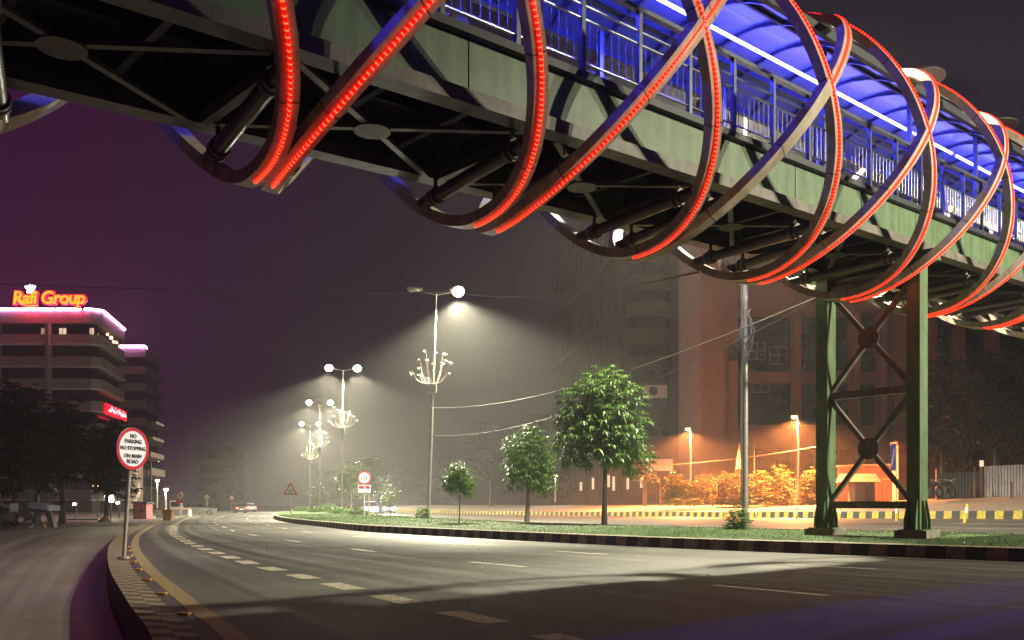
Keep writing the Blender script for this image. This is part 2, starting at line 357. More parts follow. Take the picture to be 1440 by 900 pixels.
M_FLOWER = mat('glowing_flower_metal', (0.17, 0.145, 0.11), 0.5, scale=20, emit=(1.0, 0.85, 0.6), estr=0.05)  # faint glow put into the ornament and box metal itself
M_ORANGE = mat('lit_sodium_lens', (1, .6, .2), 0.5, emit=(1.0, 0.25, 0.035), estr=160)
M_CONC = mat('plinth_concrete', (0.23, 0.20, 0.17), 0.9, scale=6, bump=0.5)
M_SWHITE = mat('sign_white', (0.78, 0.74, 0.76), 0.4, scale=4, var=0.06)
M_SRED = mat('sign_red', (0.48, 0.015, 0.03), 0.4, scale=6, var=0.12)
M_SBLACK = mat('sign_black', (0.012, 0.012, 0.016), 0.5)
M_LEAF = leaf_mat('mango_leaf', (0.022, 0.065, 0.010), (0.12, 0.22, 0.04))
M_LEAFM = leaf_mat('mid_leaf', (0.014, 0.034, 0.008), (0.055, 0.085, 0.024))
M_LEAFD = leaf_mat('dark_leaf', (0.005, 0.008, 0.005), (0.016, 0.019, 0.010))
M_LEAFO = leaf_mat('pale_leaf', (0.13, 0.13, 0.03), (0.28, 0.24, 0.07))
M_BARK = mat('bark', (0.085, 0.066, 0.050), 0.9, scale=12, bump=0.8, var=0.35)
M_WIRE = mat('cable_sheath', (0.13, 0.115, 0.10), 0.6)
M_BLDA = mat('dark_render', (0.060, 0.046, 0.050), 0.85, scale=0.5, var=0.2)
M_BLDB = mat('pale_stone_cladding', (0.36, 0.20, 0.17), 0.8, scale=0.6, var=0.12)
M_BLDC = mat('band_concrete', (0.33, 0.29, 0.28), 0.8, scale=0.4, var=0.15)
M_GLASS = mat('dark_window_glass', (0.015, 0.012, 0.020), 0.12, scale=0.7, var=0.4)
M_LITWIN = mat('lit_window', (0.5, 0.4, 0.3), 0.5, emit=(1.0, 0.74, 0.50), estr=0.9)
M_LITWARM = mat('lit_balcony_lamp', (0.8, 0.5, 0.3), 0.5, emit=(1.0, 0.50, 0.22), estr=6)
M_FENCE = mat('iron_fence', (0.10, 0.055, 0.035), 0.6)
M_HOARD = mat('corrugated_sheet', (0.30, 0.27, 0.29), 0.45, metal=0.3, scale=2, var=0.2)
M_CARBODY = mat('dark_car_paint', (0.03, 0.03, 0.035), 0.25)
M_CARPALE = mat('silver_car_paint', (0.30, 0.30, 0.31), 0.28, metal=0.4)
M_TYRE = mat('tyre_rubber', (0.012, 0.012, 0.012), 0.8)
M_RIM = mat('wheel_rim', (0.35, 0.35, 0.36), 0.35, metal=0.7)
M_HEADL = mat('lit_headlight', (1, 1, 1), 0.3, emit=(1.0, 0.93, 0.82), estr=2500)
M_TAILL = mat('lit_tail_light', (0.6, 0.02, 0.02), 0.3, emit=(1.0, 0.03, 0.02), estr=30)
M_YPOST = mat('yellow_post', (0.60, 0.36, 0.03), 0.5, var=0.1)
M_WPOST = mat('white_band', (0.72, 0.68, 0.60), 0.5, var=0.1)

# ------------------------------------------------------------------ the ground
E1 = smooth([(34.2, -7.8), (23.2, 2.4), (14.5, 10.5), (8.55, 16.0), (3.9, 20.3), (0.2, 25), (-5.2, 32.9), (-8.1, 39.4), (-12.5, 50), (-17.6, 65.8), (-26, 100), (-36.5, 156)], 8)
YL = smooth([(16, -15), (7, -7.2), (2.2, -1.5), (-0.5, 3.0), (-2.05, 6.58), (-3.4, 9.26), (-6.06, 14.7), (-9.64, 22.7), (-13.7, 32.9), (-19.8, 50), (-26.1, 69.4), (-35, 100), (-50, 156)], 8)
E3 = smooth([(52, -14, 0.72), (40, 2, 0.68), (31, 15, 0.58), (25.5, 24, 0.50), (20.5, 35.6, 0.43), (16, 47, 0.30), (11.5, 60, 0.19), (3, 78, 0.08), (-6, 97, 0.02), (-20, 128, 0.0), (-30, 156, 0.0)], 8)
N_ = 110
A = resample(E1, N_); B = resample(YL, N_)
def structure(mb, name, m): return tag(mb.build(name, m), kind='structure')
# base terrain, one sheet to the horizon
g = MB(); g.quad((-900, -300, -1.0), (900, -300, -1.0), (900, 1500, -1.0), (-900, 1500, -1.0)); structure(g, 'ground', M_SOIL)
rd = MB(); rd.uv = []
lim = offset(B, -0.22, 0.0)
ks = 12
for i in range(N_):
    for k in range(ks):
        a0 = A[i].lerp(lim[i], k / ks); a1 = A[i].lerp(lim[i], (k + 1) / ks); b0 = A[i + 1].lerp(lim[i + 1], k / ks); b1 = A[i + 1].lerp(lim[i + 1], (k + 1) / ks)
        s0 = i * 1.9; s1 = (i + 1) * 1.9
        rd.quad(a0, b0, b1, a1, uv=[(s0, k * 14 / ks), (s1, k * 14 / ks), (s1, (k + 1) * 14 / ks), (s0, (k + 1) * 14 / ks)])
structure(rd, 'road', M_ASPH)
# markings
mk = MB(); strip_into(mk, offset(YL, -0.08, 0.004), offset(YL, 0.10, 0.004)); structure(mk, 'edge_line', M_YLINE)
def dashes(line, s0, s1, ln, per, w, m, name):
    mb = MB(); s = s0; rnd = random.Random(3)
    while s < s1:
        p = sub(line, s, s + ln * rnd.uniform(0.92, 1.05), 2); strip_into(mb, offset(p, -w / 2, 0.004), offset(p, w / 2, 0.004)); s += per
    return structure(mb, name, m)
def foot(line, q):
    L = lengths(line); best = min(range(len(line)), key=lambda i: (line[i] - V(q)).length); return L[best]
def between(f):
    out = []
    for p in E1:
        k = min(range(len(YL)), key=lambda i: (YL[i] - p).length); out.append(p.lerp(YL[k], f))
    return [out[0]] + [(a + b * 2 + c) / 4 for a, b, c in zip(out, out[1:], out[2:])] + [out[-1]]
LB = between(.275); LA_ = between(.575); LC = between(.86)
sB = foot(LB, (1.0, 17.6, 0)); sA = foot(LA_, (2.25, 10.1, 0)); sC = foot(LC, (-0.55, 8.0, 0))
dashes(LB, sB - 4 * 5.6 - 0.6, sB + 110, 1.6, 5.6, 0.12, M_WHITE, 'lane_line')
dashes(LA_, sA - 3 * 5.6 - 0.7, sA + 110, 1.6, 5.6, 0.12, M_WHITE, 'lane_line')
dashes(LC, sC - 2 * 1.72 - 0.45, sC + 80, 0.95, 1.72, 0.28, M_BUFF, 'lane_line')
# median: kerb, grass
E2 = offset(E1, 8.0)
kb = MB(); top = offset(E1, 0.05, 0.235); strip_into(kb, offset(E1, 0, -0.05), top); structure(kb, 'median_kerb', M_KERB)
kt = MB(); strip_into(kt, top, offset(E1, 0.26, 0.250)); strip_into(kt, offset(E1, 0.26, 0.250), offset(E1, 0.262, 0.15)); structure(kt, 'kerb_top', M_KERBTOP)
gm = MB()
prof = [(0.25, 0.215), (0.8, 0.25), (2.5, 0.31), (4.5, 0.33), (6.5, 0.29), (7.75, 0.24), (7.95, 0.235)]
for (d0, z0), (d1, z1) in zip(prof, prof[1:]): strip_into(gm, offset(E1, d0, z0), offset(E1, d1, z1))
structure(gm, 'median_lawn', M_TURF)
k2 = MB(); strip_into(k2, offset(E1, 7.93, 0.255), offset(E1, 8.08, 0.255)); strip_into(k2, offset(E1, 8.08, 0.255), offset(E1, 8.09, -0.1)); structure(k2, 'kerb_inner', M_KERBTOP)
# far carriageway: rises to the far kerb
fr = MB(); C_ = resample(offset(E1, 8.05, 0.06), N_); D_ = resample(E3, N_)
for i in range(N_):
    for k in range(6):
        q = [C_[i].lerp(D_[i], k / 6), C_[i + 1].lerp(D_[i + 1], k / 6), C_[i + 1].lerp(D_[i + 1], (k + 1) / 6), C_[i].lerp(D_[i], (k + 1) / 6)]
        fr.quad(*q, uv=[(i * 1.9, k * 2), (i * 1.9 + 1.9, k * 2), (i * 1.9 + 1.9, k * 2 + 2), (i * 1.9, k * 2 + 2)])
structure(fr, 'far_road', M_ASPH)
for t_, nm in ((0.34, 'far_lane_line'), (0.66, 'far_lane_line')):
    ln = [C_[i].lerp(D_[i], t_) + V((0, 0, 0.006)) for i in range(N_ + 1)]; mb = MB(); s = 2.0; L = lengths(ln)
    while s < L[-1] - 4:
        p = sub(ln, s, s + 2.2, 2); strip_into(mb, [q + V((0, 0, 0)) for q in offset(p, -0.06)], offset(p, 0.06)); s += 6.2
    structure(mb, nm, M_WHITE)
fk = MB()
def zo(poly, dz): return [p + V((0, 0, dz)) for p in poly]
strip_into(fk, zo(E3, -0.1), zo(offset(E3, 0.04), 0.34)); structure(fk, 'far_kerb', M_KERBF)
pv = MB(); w0 = zo(offset(E3, 0.04), 0.34); w1 = zo(offset(E3, 0.3), 0.36); strip_into(pv, w0, w1)
w2 = [V((p.x, p.y, min(1.75, 0.98 + max(0, 62 - p.y) / 15 * 0.5))) for p in offset(E3, 9.0)]
w1 = resample(w1, 120); w2 = resample(w2, 120)
for k in range(5):
    strip_into(pv, [a.lerp(b, k / 5) for a, b in zip(w1, w2)], [a.lerp(b, (k + 1) / 5) for a, b in zip(w1, w2)])
structure(pv, 'pavement', M_PAVE)
fg = MB(); w3 = [V((p.x + 120, p.y + 70, p.z + 0.1)) for p in w2]
strip_into(fg, w2, w3); structure(fg, 'far_yard', M_SOIL)
# island with block paving between main and service road
WE = offset(YL, -0.56, 0.0)
isl = MB(); strip_into(isl, offset(YL, -0.22, 0.002), offset(YL, -0.39, 0.016)); strip_into(isl, offset(YL, -0.39, 0.016), offset(YL, -0.56, 0.03), 0.235); structure(isl, 'island_paving', M_BRICK)
def zs(p): t = min(1, max(0, (p.y - 13) / 17)); return -0.42 + 0.37 * t
iw = MB(); strip_into(iw, [V((p.x, p.y, 0.03)) for p in WE], [V((p.x, p.y, zs(p) - 0.1)) for p in offset(WE, -0.02)]); structure(iw, 'island_wall', M_WALLB)
sr = MB(); cols = [offset(YL, d) for d in (-0.5, -2.5, -5, -8, -11, -14.5)]
for ci, (a, b) in enumerate(zip(cols, cols[1:])):
    a = [V((p.x, p.y, zs(p))) for p in a]; b = [V((p.x, p.y, zs(p))) for p in b]; L = lengths(cols[0])
    for i in range(len(a) - 1): sr.quad(a[i], a[i + 1], b[i + 1], b[i], uv=[(L[i], ci * 3), (L[i + 1], ci * 3), (L[i + 1], ci * 3 + 3), (L[i], ci * 3 + 3)])
structure(sr, 'service_road', M_ASPH2)
vg = MB(); strip_into(vg, [V((p.x, p.y, zs(p) + 0.06)) for p in offset(YL, -14.4)], [V((p.x - 60, p.y + 20, 0.15)) for p in offset(YL, -16)]); structure(vg, 'left_verge', M_SOIL)

# ------------------------------------------------------------------ footbridge
UH = V((1340, 1250, 0)).normalized(); VH = V((UH.y, -UH.x, 0)); V0 = -9.05; SL = 0.062; WB = 5.24
def BR(u, v, w): return UH * u + VH * (V0 + v) + V((0, 0, WB + SL * u + w))
UD = (BR(1, 0, 0) - BR(0, 0, 0)).normalized()
UA, UZ = -7.0, 42.0
HW = 1.17
bridge = thing('footbridge', 'long covered steel footbridge with red lit spiral rings and blue lit walkway', 'footbridge', tuple(BR(19.3, 0, -5.0)))
def seg(mb, v, w, tv, tw, u0=UA, u1=UZ): return mb.bar(BR(u0, v, w), BR(u1, v, w), tv, tw, up=(0, 0, 1))
m = MB(); seg(m, HW, 0.43, 0.03, 0.60); m.build('near_fascia', M_STEEL, bridge)
m = MB(); seg(m, -HW, 0.43, 0.03, 0.60); m.build('far_fascia', M_STEEL, bridge)
jm = MB(); u = UA + 1.4
while u < UZ: jm.bar(BR(u, HW + 0.017, 0.14), BR(u, HW + 0.017, 0.72), 0.012, 0.012); u += 2.45
jm.build('fascia_joint', M_SBLACK, bridge)
m = MB(); seg(m, HW - 0.02, 0.03, 0.26, 0.17); m.build('bottom_chord', M_STEELD, bridge)
m = MB(); seg(m, -HW + 0.02, 0.03, 0.26, 0.17); m.build('bottom_chord', M_STEELD, bridge)
m = MB(); seg(m, HW + 0.03, 0.79, 0.20, 0.10); seg(m, -HW - 0.03, 0.79, 0.20, 0.10); m.build('deck_edge', M_EAVE, bridge)
m = MB(); seg(m, 0, 0.70, 2 * HW - 0.04, 0.05); m.build('deck_slab', M_DECK, bridge)
jo = MB(); u = UA + 0.5
while u < UZ: jo.bar(BR(u, -HW + 0.16, 0.36), BR(u, HW - 0.16, 0.36), 0.09, 0.34); u += 1.24
for v in (-0.4, 0.4): seg(jo, v, 0.60, 0.06, 0.14)
jo.build('floor_joist', M_DECK, bridge)
# bottom wind bracing: an X with a round gusset in every bay
CEN = [-1.1, 2.62, 6.12, 9.88, 13.86, 17.8, 21.8, 25.8, 29.8, 33.8, 37.8]
for c in CEN:
    x = MB()
    for s_ in (-1, 1):
        for e_ in (-1, 1): x.bar(BR(c + s_ * 0.1, e_ * 0.06, -0.035), BR(c + s_ * 1.62, e_ * (HW - 0.14), -0.035), 0.085, 0.05)
    xb = x.build('wind_brace', M_STEELD, bridge)
    d = MB(); d.disc(BR(c, 0, -0.075), (0, 0, 1), 0.225, 0.03); d.build('gusset_plate', M_STEELD, xb)
    e2 = MB(); e2.bar(BR(c + 1.85, -HW + 0.15, 0.0), BR(c + 1.85, HW - 0.15, 0.0), 0.12, 0.14); e2.build('cross_beam', M_STEELD, bridge)
# rings: tilted hoops that lean together in pairs at the bottom
CW, RR = 1.51, 2.42
def ring_pt(kind, ub, th, r):
    if kind == 'A': c = math.cos(th); u = ub - 0.04 - 1.75 * (1 + math.sin(th)) - 0.42 * c + 0.33 * math.sqrt(c * c + 0.02)
    else: u = ub + 2.05 * (1 + math.sin(th)) - 0.65 * math.cos(th)
    return BR(u, r * math.cos(th), CW + r * math.sin(th))
UBA = [1.4, 4.65, 7.9, 11.3, 14.7, 18.4, 22.6, 26.8, 31.0, 35.2]
UBB = [1.6, 4.85, 8.3, 11.55, 15.1, 18.8, 22.9, 27.1, 31.3, 35.5]
def ring(kind, ub, r, lit):
    n = 120; mb = MB(); th_, wd = 0.15, 0.20; rows = []
    for i in range(n):
        t = 2 * math.pi * i / n - math.pi / 2
        p = ring_pt(kind, ub, t, r); T = (ring_pt(kind, ub, t + 0.01, r) - ring_pt(kind, ub, t - 0.01, r)).normalized()
        Nn = VH * math.cos(t) + V((0, 0, 1)) * math.sin(t); Nn = (Nn - T * Nn.dot(T)).normalized(); Bn = T.cross(Nn)
        rows.append((p, Nn, Bn))
    vs = []; fs = []
    for (p, Nn, Bn) in rows: vs += [p + Bn * wd / 2, p - Bn * wd / 2, p - Bn * wd / 2 - Nn * th_, p + Bn * wd / 2 - Nn * th_]
    for i in range(n):
        j = (i + 1) % n
        for k in range(4): fs.append((i * 4 + k, i * 4 + (k + 1) % 4, j * 4 + (k + 1) % 4, j * 4 + k))
    uvs = []
    for i in range(n): uvs += [[(i * .13, k * .2), (i * .13, k * .2 + .2), (i * .13 + .13, k * .2 + .2), (i * .13 + .13, k * .2)] for k in range(4)]
    mb.add(vs, fs, uvs); rg = mb.build('spiral_ring', M_RING, bridge)
    for (d0, d1) in lit:
        ls = MB(); k = int((d1 - d0) / 1.2); last = None; L = 0
        for i in range(k + 1):
            t = R_(d0 + (d1 - d0) * i / k); p = ring_pt(kind, ub, t, r); T = (ring_pt(kind, ub, t + 0.01, r) - ring_pt(kind, ub, t - 0.01, r)).normalized()
            Nn = VH * math.cos(t) + V((0, 0, 1)) * math.sin(t); Nn = (Nn - T * Nn.dot(T)).normalized(); Bn = T.cross(Nn)
            cur = [p + Bn * 0.016 + Nn * 0.002, p + Bn * 0.012 + Nn * 0.028, p - Bn * 0.012 + Nn * 0.028, p - Bn * 0.016 + Nn * 0.002]
            if last:
                dl = (p - lp).length
                for q in range(3): ls.quad(last[q], cur[q], cur[q + 1], last[q + 1], uv=[(L, q), (L + dl, q), (L + dl, q + 1), (L, q + 1)])
                L += dl
            last = cur; lp = p
        ls.build('led_strip', M_LED, rg)
    # pipe that ties the ring under the deck, with clamp collars
    ta = R_(-52); tb = R_(-128); p = ring_pt(kind, ub, ta, r - 0.1); q = ring_pt(kind, ub, tb, r - 0.1)
    tb_ = MB(); tb_.tube([p, q], 0.095, 14); tie = tb_.build('tie_pipe', M_TUBE, bridge)
    co = MB(); D = (q - p).normalized(); Lh = (q - p).length
    for f in (0.15, 0.85):
        co = MB()
        for g_ in (-.02, .02): co.tube([p + D * (Lh * (f + g_) - 0.03), p + D * (Lh * (f + g_) + 0.03)], 0.122, 14)
        co.bar(p + D * Lh * (f - .02) + V((0, 0, .115)), p + D * Lh * (f + .02) + V((0, 0, .115)), 0.05, 0.05); co.bar(p + D * Lh * f + V((0, 0, .1)), p + D * Lh * f + V((0, 0, 0.36)), 0.05, 0.05)
        co.build('pipe_clamp', M_STEELD, tie)
for i, ub in enumerate(UBA): ring('A', ub, RR, [(-95, 150)])
for i, ub in enumerate(UBB): ring('B', ub, RR + 0.012, [(-2, 140)] if i == 3 else [(-95, 140)])
# railings
post_u = [UA + 0.3 + 1.18 * i for i in range(int((UZ - UA - 0.5) / 1.18) + 1)]
for side in (1, -1):
    v = side * (HW - 0.03)
    for i, u in enumerate(post_u):
        m = MB(); m.bar(BR(u, v, 0.80), BR(u, v, 2.08), 0.07, 0.07, up=UD); m.build('rail_post', M_RAIL, bridge)
        if i + 1 < len(post_u):
            u2 = post_u[i + 1]; m = MB()
            m.tube([BR(u, v, 1.04), BR(u2, v, 1.04)], 0.018, 6); m.tube([BR(u, v, 1.62), BR(u2, v, 1.62)], 0.018, 6)
            bm_ = m
            for k in range(1, 8): bm_.tube([BR(u + (u2 - u) * k / 8, v, 1.05), BR(u + (u2 - u) * k / 8, v, 1.61)], 0.010, 5, cap=False)
            pn = m.build('railing_panel', M_BALU, bridge)
            m = MB(); m.tube([BR(u, v, 1.80), BR(u2, v, 1.80)], 0.018, 6); m.build('upper_rail', M_BALU, pn)
    m = MB(); seg(m, v, 2.10, 0.09, 0.06); m.build('handrail', M_RAIL, bridge)
# roof on thin posts
def arch(t): return 3.12 + 0.50 * (1 - t * t)         # t in -1..1 across
RWID = 1.42
rm = MB(); na = 10
for i in range(na):
    t0 = -1 + 2 * i / na; t1 = -1 + 2 * (i + 1) / na
    rm.quad(BR(UA, t0 * RWID, arch(t0)), BR(UZ, t0 * RWID, arch(t0)), BR(UZ, t1 * RWID, arch(t1)), BR(UA, t1 * RWID, arch(t1)))
    rm.quad(BR(UA, t0 * RWID, arch(t0) + 0.025), BR(UA, t1 * RWID, arch(t1) + 0.025), BR(UZ, t1 * RWID, arch(t1) + 0.025), BR(UZ, t0 * RWID, arch(t0) + 0.025))
rm.build('roof_sheet', M_ROOF, bridge)
for sd in (1, -1):
    m = MB(); seg(m, sd * RWID, 3.10, 0.10, 0.16); m.build('eave_beam', M_EAVE, bridge)
    m = MB(); seg(m, sd * 0.75, arch(0.75 / RWID) - 0.04, 0.05, 0.06); m.build('purlin', M_EAVE, bridge)
u = UA + 0.4
while u < UZ:
    m = MB(); pts = [BR(u, t * RWID, arch(t) - 0.035) for t in [-1 + 0.2 * i for i in range(11)]]
    for a, b in zip(pts, pts[1:]): m.bar(a, b, 0.05, 0.06)
    m.build('roof_rib', M_EAVE, bridge); u += 1.23
for u in [0.4, 4.1, 7.8, 11.5, 15.2, 18.9, 22.6, 26.3, 30, 33.7, 37.4]:
    for sd in (1, -1):
        m = MB(); m.bar(BR(u, sd * (HW - 0.1), 0.8), BR(u, sd * (HW - 0.1), 3.16), 0.09, 0.09, up=UD); m.build('roof_post', M_RAIL, bridge)
# walkway tube lights: lengths with short gaps
for (a, b) in ((UA + 0.5, 4.0), (4.1, 10.6), (10.7, 17.4), (17.5, 21.6), (21.75, 24.0), (24.3, 27.9), (28.3, 33), (33.3, 38)):
    m = MB(); m.tube([BR(a, 0, 3.36), BR(b, 0, 3.36)], 0.028, 8); m.build('tube_light', M_TUBEBLUE, bridge)
# pier standing in the median
PR, PL = V((8.66, 19.0, 0)), V((7.29, 20.65, 0))
for P_, zt in ((PR, 6.38), (PL, 6.38)):
    c = MB(); c.obox((P_.x, P_.y, (0.44 + zt) / 2), UH * 0.20, VH * 0.14, (0, 0, (zt - 0.44) / 2)); cl = c.build('pier_column', M_STEEL, bridge)
    f = MB(); f.obox((P_.x, P_.y, 0.32), UH * 0.36, VH * 0.34, (0, 0, 0.135)); f.build('plinth', M_CONC, bridge)
    bp = MB(); bp.obox((P_.x, P_.y, 0.465), UH * 0.33, VH * 0.26, (0, 0, 0.011)); bp.build('base_plate', M_STEEL, cl)
    for ax, h0, o_ in ((UH, 0.20, VH), (VH, 0.14, UH)):
        for sg in (1, -1):
            for off in (-0.09, 0.09):
                q = P_ + o_ * off + V((0, 0, 0.477)); gs = MB()
                gs.prism([q + ax * sg * h0 - o_ * 0.008, q + ax * sg * (h0 + 0.11) - o_ * 0.008, q + ax * sg * (h0 + 0.11) + V((0, 0, 0.2)) - o_ * 0.008, q + ax * sg * (h0 + 0.03) + V((0, 0, 0.62)) - o_ * 0.008, q + ax * sg * h0 + V((0, 0, 0.62)) - o_ * 0.008], o_ * 0.016)
                gs.build('stiffener', M_STEEL, cl)
for z in (1.0, 3.50, 5.93):
    m = MB(); d = (PR - PL).normalized(); m.bar(PL + d * 0.14 + V((0, 0, z)), PR - d * 0.14 + V((0, 0, z)), 0.14, 0.16); m.build('pier_tie', M_STEELD, bridge)
for z0, z1 in ((1.1, 3.40), (3.6, 5.83)):
    m = MB(); d = (PR - PL).normalized(); mid = (PL + PR) / 2 + V((0, 0, (z0 + z1) / 2))
    for p, z in ((PL + d * 0.14, z0), (PL + d * 0.14, z1), (PR - d * 0.14, z0), (PR - d * 0.14, z1)): m.bar(p + V((0, 0, z)), mid, 0.10, 0.10)
    xb = m.build('pier_brace', M_STEELD, bridge)
    g2 = MB(); g2.disc(mid - UH * 0.06, UH, 0.24, 0.03); g2.build('gusset_plate', M_STEELD, xb)
m = MB(); m.bar(BR(19.3, -HW - 0.3, -0.16), BR(19.3, HW + 0.3, -0.16), 0.40, 0.20); m.build('pier_head', M_STEEL, bridge)

# ------------------------------------------------------------------ street lamps
def lamp_light(name, loc, power, parent, col=LAMP_COL, size=R_(138), blend=0.35, aim=(0, 0, -1), rad=0.16):
    l = bpy.data.lights.new(name, 'SPOT'); l.energy = power; l.color = col; l.spot_size = size; l.spot_blend = blend; l.shadow_soft_size = rad
    o = bpy.data.objects.new(name, l); COL.objects.link(o); o.parent = parent; o.location = V(loc) - org(parent)
    o.rotation_euler = V(aim).to_track_quat('-Z', 'Y').to_euler(); return o
def street_lamp(pos, ang, label, lit=(True, True), power=(1, 1), flower=True, H=12.0, lean=0.0, cone=138, aim=None, blend=.35):
    t = thing('street_lamp', label, 'street lamp', tuple(pos), 'tall twin arm lamps along the median')
    p = V(pos); ax = V((math.cos(ang), math.sin(ang), 0)); top = p + V((lean, 0, H))
    m = MB(); m.tube([p, p.lerp(top, .5), top], [0.09, 0.075, 0.045], 12); m.build('pole', M_POLE, t)
    m = MB(); m.disc(p + V((0, 0, 0.02)), (0, 0, 1), 0.22, 0.04, 16); m.tube([p, p + V((0, 0, 0.55))], [0.15, 0.12], 12); m.build('base_plate', M_CONC, t)
    for sg, on, pw in ((1, lit[0], power[0]), (-1, lit[1], power[1])):
        e = top + ax * sg * 1.0 + V((0, 0, 0.12)); m = MB()
        m.tube([top - V((0, 0, .08)), top + ax * sg * 0.45 + V((0, 0, .02)), e], [0.035, 0.03, 0.03], 8); m.build('arm', M_POLE, t)
        h = MB(); sd = V((-ax.y, ax.x, 0)); q = e + ax * sg * 0.12
        h.prism([q - ax * sg * .40 - sd * .10 + V((0, 0, .05)), q + ax * sg * .40 - sd * .17 + V((0, 0, .08)), q + ax * sg * .40 + sd * .17 + V((0, 0, .08)), q - ax * sg * .40 + sd * .10 + V((0, 0, .05))], (0, 0, 0.10))
        hd = h.build('lamp_head', M_LAMPCASE, t)
        l = MB(); l.ball(q + ax * sg * .05 + V((0, 0, .02)), .31, .29, .27 if on else .10, 14, 8); l.build('lens', M_LENS if on else M_LENSOFF, hd)  # lit lens swollen into a globe to carry the lamp's glare
        if on: lamp_light("lamp_light", q - V((0, 0, 0.46)), LAMP_W * pw, t, aim=aim or (ax * sg * 0.12 + V((0, 0, -1))), size=R_(cone), blend=blend)
    if flower:
        z = 6.95; bx = MB(); c = p.lerp(top, z / H); bx.box(c.x - .19, c.x + .19, c.y - .19, c.y + .19, c.z - .21, c.z + .21); bx.build('junction_box', M_FLOWER, t)
        fl = MB(); rnd = random.Random(int(p.y)); lb = MB()
        nb = 26 if lean > .3 else 17
        for k in range(nb):
            a = 2 * math.pi * k / nb + rnd.uniform(-.08, .08); rad = rnd.choice((.55, .80, 1.05)); hh = {.55: 1.65, .80: 1.25, 1.05: .62}[rad] * rnd.uniform(.75, 1.12)
            d = V((math.cos(a), math.sin(a), 0)); b0 = c + V((0, 0, .22))
            pts = [b0 + d * .08, b0 + d * rad * .55 + V((0, 0, hh * .16)), b0 + d * rad * .88 + V((0, 0, hh * .5)), b0 + d * rad + V((0, 0, hh * .92)), b0 + d * (rad + .06) + V((0, 0, hh)), b0 + d * (rad + .15) + V((0, 0, hh * .97))]
            fl.tube(smooth([tuple(q) for q in pts], 3), 0.009 if nb > 20 else 0.012, 5)
            lb.ball(pts[-1] + d * .04 - V((0, 0, .04)), .062, .062, .055, 8, 6)
        fo = fl.build('flower_ornament', M_FLOWER, t); lb.build('flower_bud', M_FLOWER, fo)
    return t
nrm = math.atan2(0.73, 0.68)
street_lamp((6.56, 25.0, 0.24), nrm, 'pole of the lamp nearest the footbridge pier, top hidden behind the bridge', power=(1.12, 1.15), flower=False, H=13.4, cone=136, blend=.25)
street_lamp((-4.45, 47.3, 0.24), 0.12, 'tall lamp with one dark arm and a flower shaped ornament on its pole', lit=(True, False), power=(4.2, 0), lean=0.42)
street_lamp((-14.2, 74, 0.24), 0.1, 'middle twin lamp with both heads lit behind the round sign', power=(2.6, 2.6), lean=0.15)
street_lamp((-21.4, 99, 0.24), 0.1, 'third lit twin lamp down the avenue, overlapping a shorter looking one', power=(2.1, 2.1))
street_lamp((-28.4, 125, 0.24), 0.1, 'farthest lit twin lamp, smallest at the end of the avenue', power=(2.1, 2.1))
street_lamp((25.6, 8.0, 0.24), nrm, 'twin lamp on the median out to the right past the footbridge', power=(1.5, 1.5), flower=False, cone=98, blend=.9, aim=(-11.5, 11.5, -7))

def small_lamp(pos, H, label, m, col, pw, arm=(-0.5, 0)):
    t = thing('road_lamp', label, 'street lamp', tuple(pos), 'small lamps off the main road')
    p = V(pos); top = p + V((0, 0, H)); a = V((arm[0], arm[1], 0))
    k = MB(); k.tube([p, top, top + a * .4 + V((0, 0, .18)), top + a + V((0, 0, .2))], [.09, .07, .05, .04], 8); k.build('pole', M_POLE, t)
    h = MB(); h.ball(top + a + V((0, 0, .24)), .30, .16, .09, 10, 6); hd = h.build('lamp_head', M_LAMPCASE, t)
    l = MB(); l.ball(top + a + V((0, 0, .13)), .20, .17, .12, 10, 6); l.build('lens', m, hd)
    if pw: lamp_light('lamp_light', top + a - V((0, 0, .05)), pw, t, col=col, size=R_(165), blend=0.5, rad=0.12)
    return t
SOD = (1.0, 0.29, 0.07)
small_lamp(px(971, 700, 72), 5.4, 'orange street lamp in front of the pale tower wall', M_ORANGE, SOD, 80000, (-.25, -.2))
small_lamp(px(1122, 700, 60), 5.3, 'orange street lamp between the tall pole and the pier', M_ORANGE, SOD, 80000, (-.3, -.2))
M_SMALLW = mat('lit_small_white_lens', (1, 1, 1), 0.5, emit=(1.0, 0.88, 0.55), estr=40)
small_lamp(px(221, 722, 82), 2.9, 'white lamp beside the pink booth, higher of the two', M_SMALLW, (1, .9, .6), 900, (.1, -.2))
small_lamp(px(233, 722, 76), 1.9, 'white lamp near the brown planter box, lower of the two', M_SMALLW, (1, .9, .6), 700, (.1, -.2))

# ------------------------------------------------------------------ trees and plants
def leaf(mb, p, d, L, w, droop, rnd):
    d = d.normalized(); side = d.cross(V((0, 0, 1)));
    if side.length < .1: side = V((1, 0, 0))
    side = (side.normalized() + V((rnd.uniform(-.5, .5), rnd.uniform(-.5, .5), rnd.uniform(-.5, .5)))).normalized() * w / 2
    m1 = p + d * L * .5 + V((0, 0, -droop * L * .12)); e = p + d * L * .92 + V((0, 0, -droop * L * .5))
    mb.add([p, m1 + side, e, m1 - side], [(0, 1, 2, 3)])
def whorl(mb, c, out, L, n, rnd, droop=1.0, w=.24):
    out = out.normalized()
    for k in range(n):
        a = 2 * math.pi * k / n + rnd.uniform(-.4, .4)
        t = V((math.cos(a), math.sin(a), rnd.uniform(-.1, .35))); d = (t + out * .55)
        leaf(mb, c, d, L * rnd.uniform(.7, 1.15), L * w * rnd.uniform(.8, 1.2), droop * rnd.uniform(.6, 1.3), rnd)
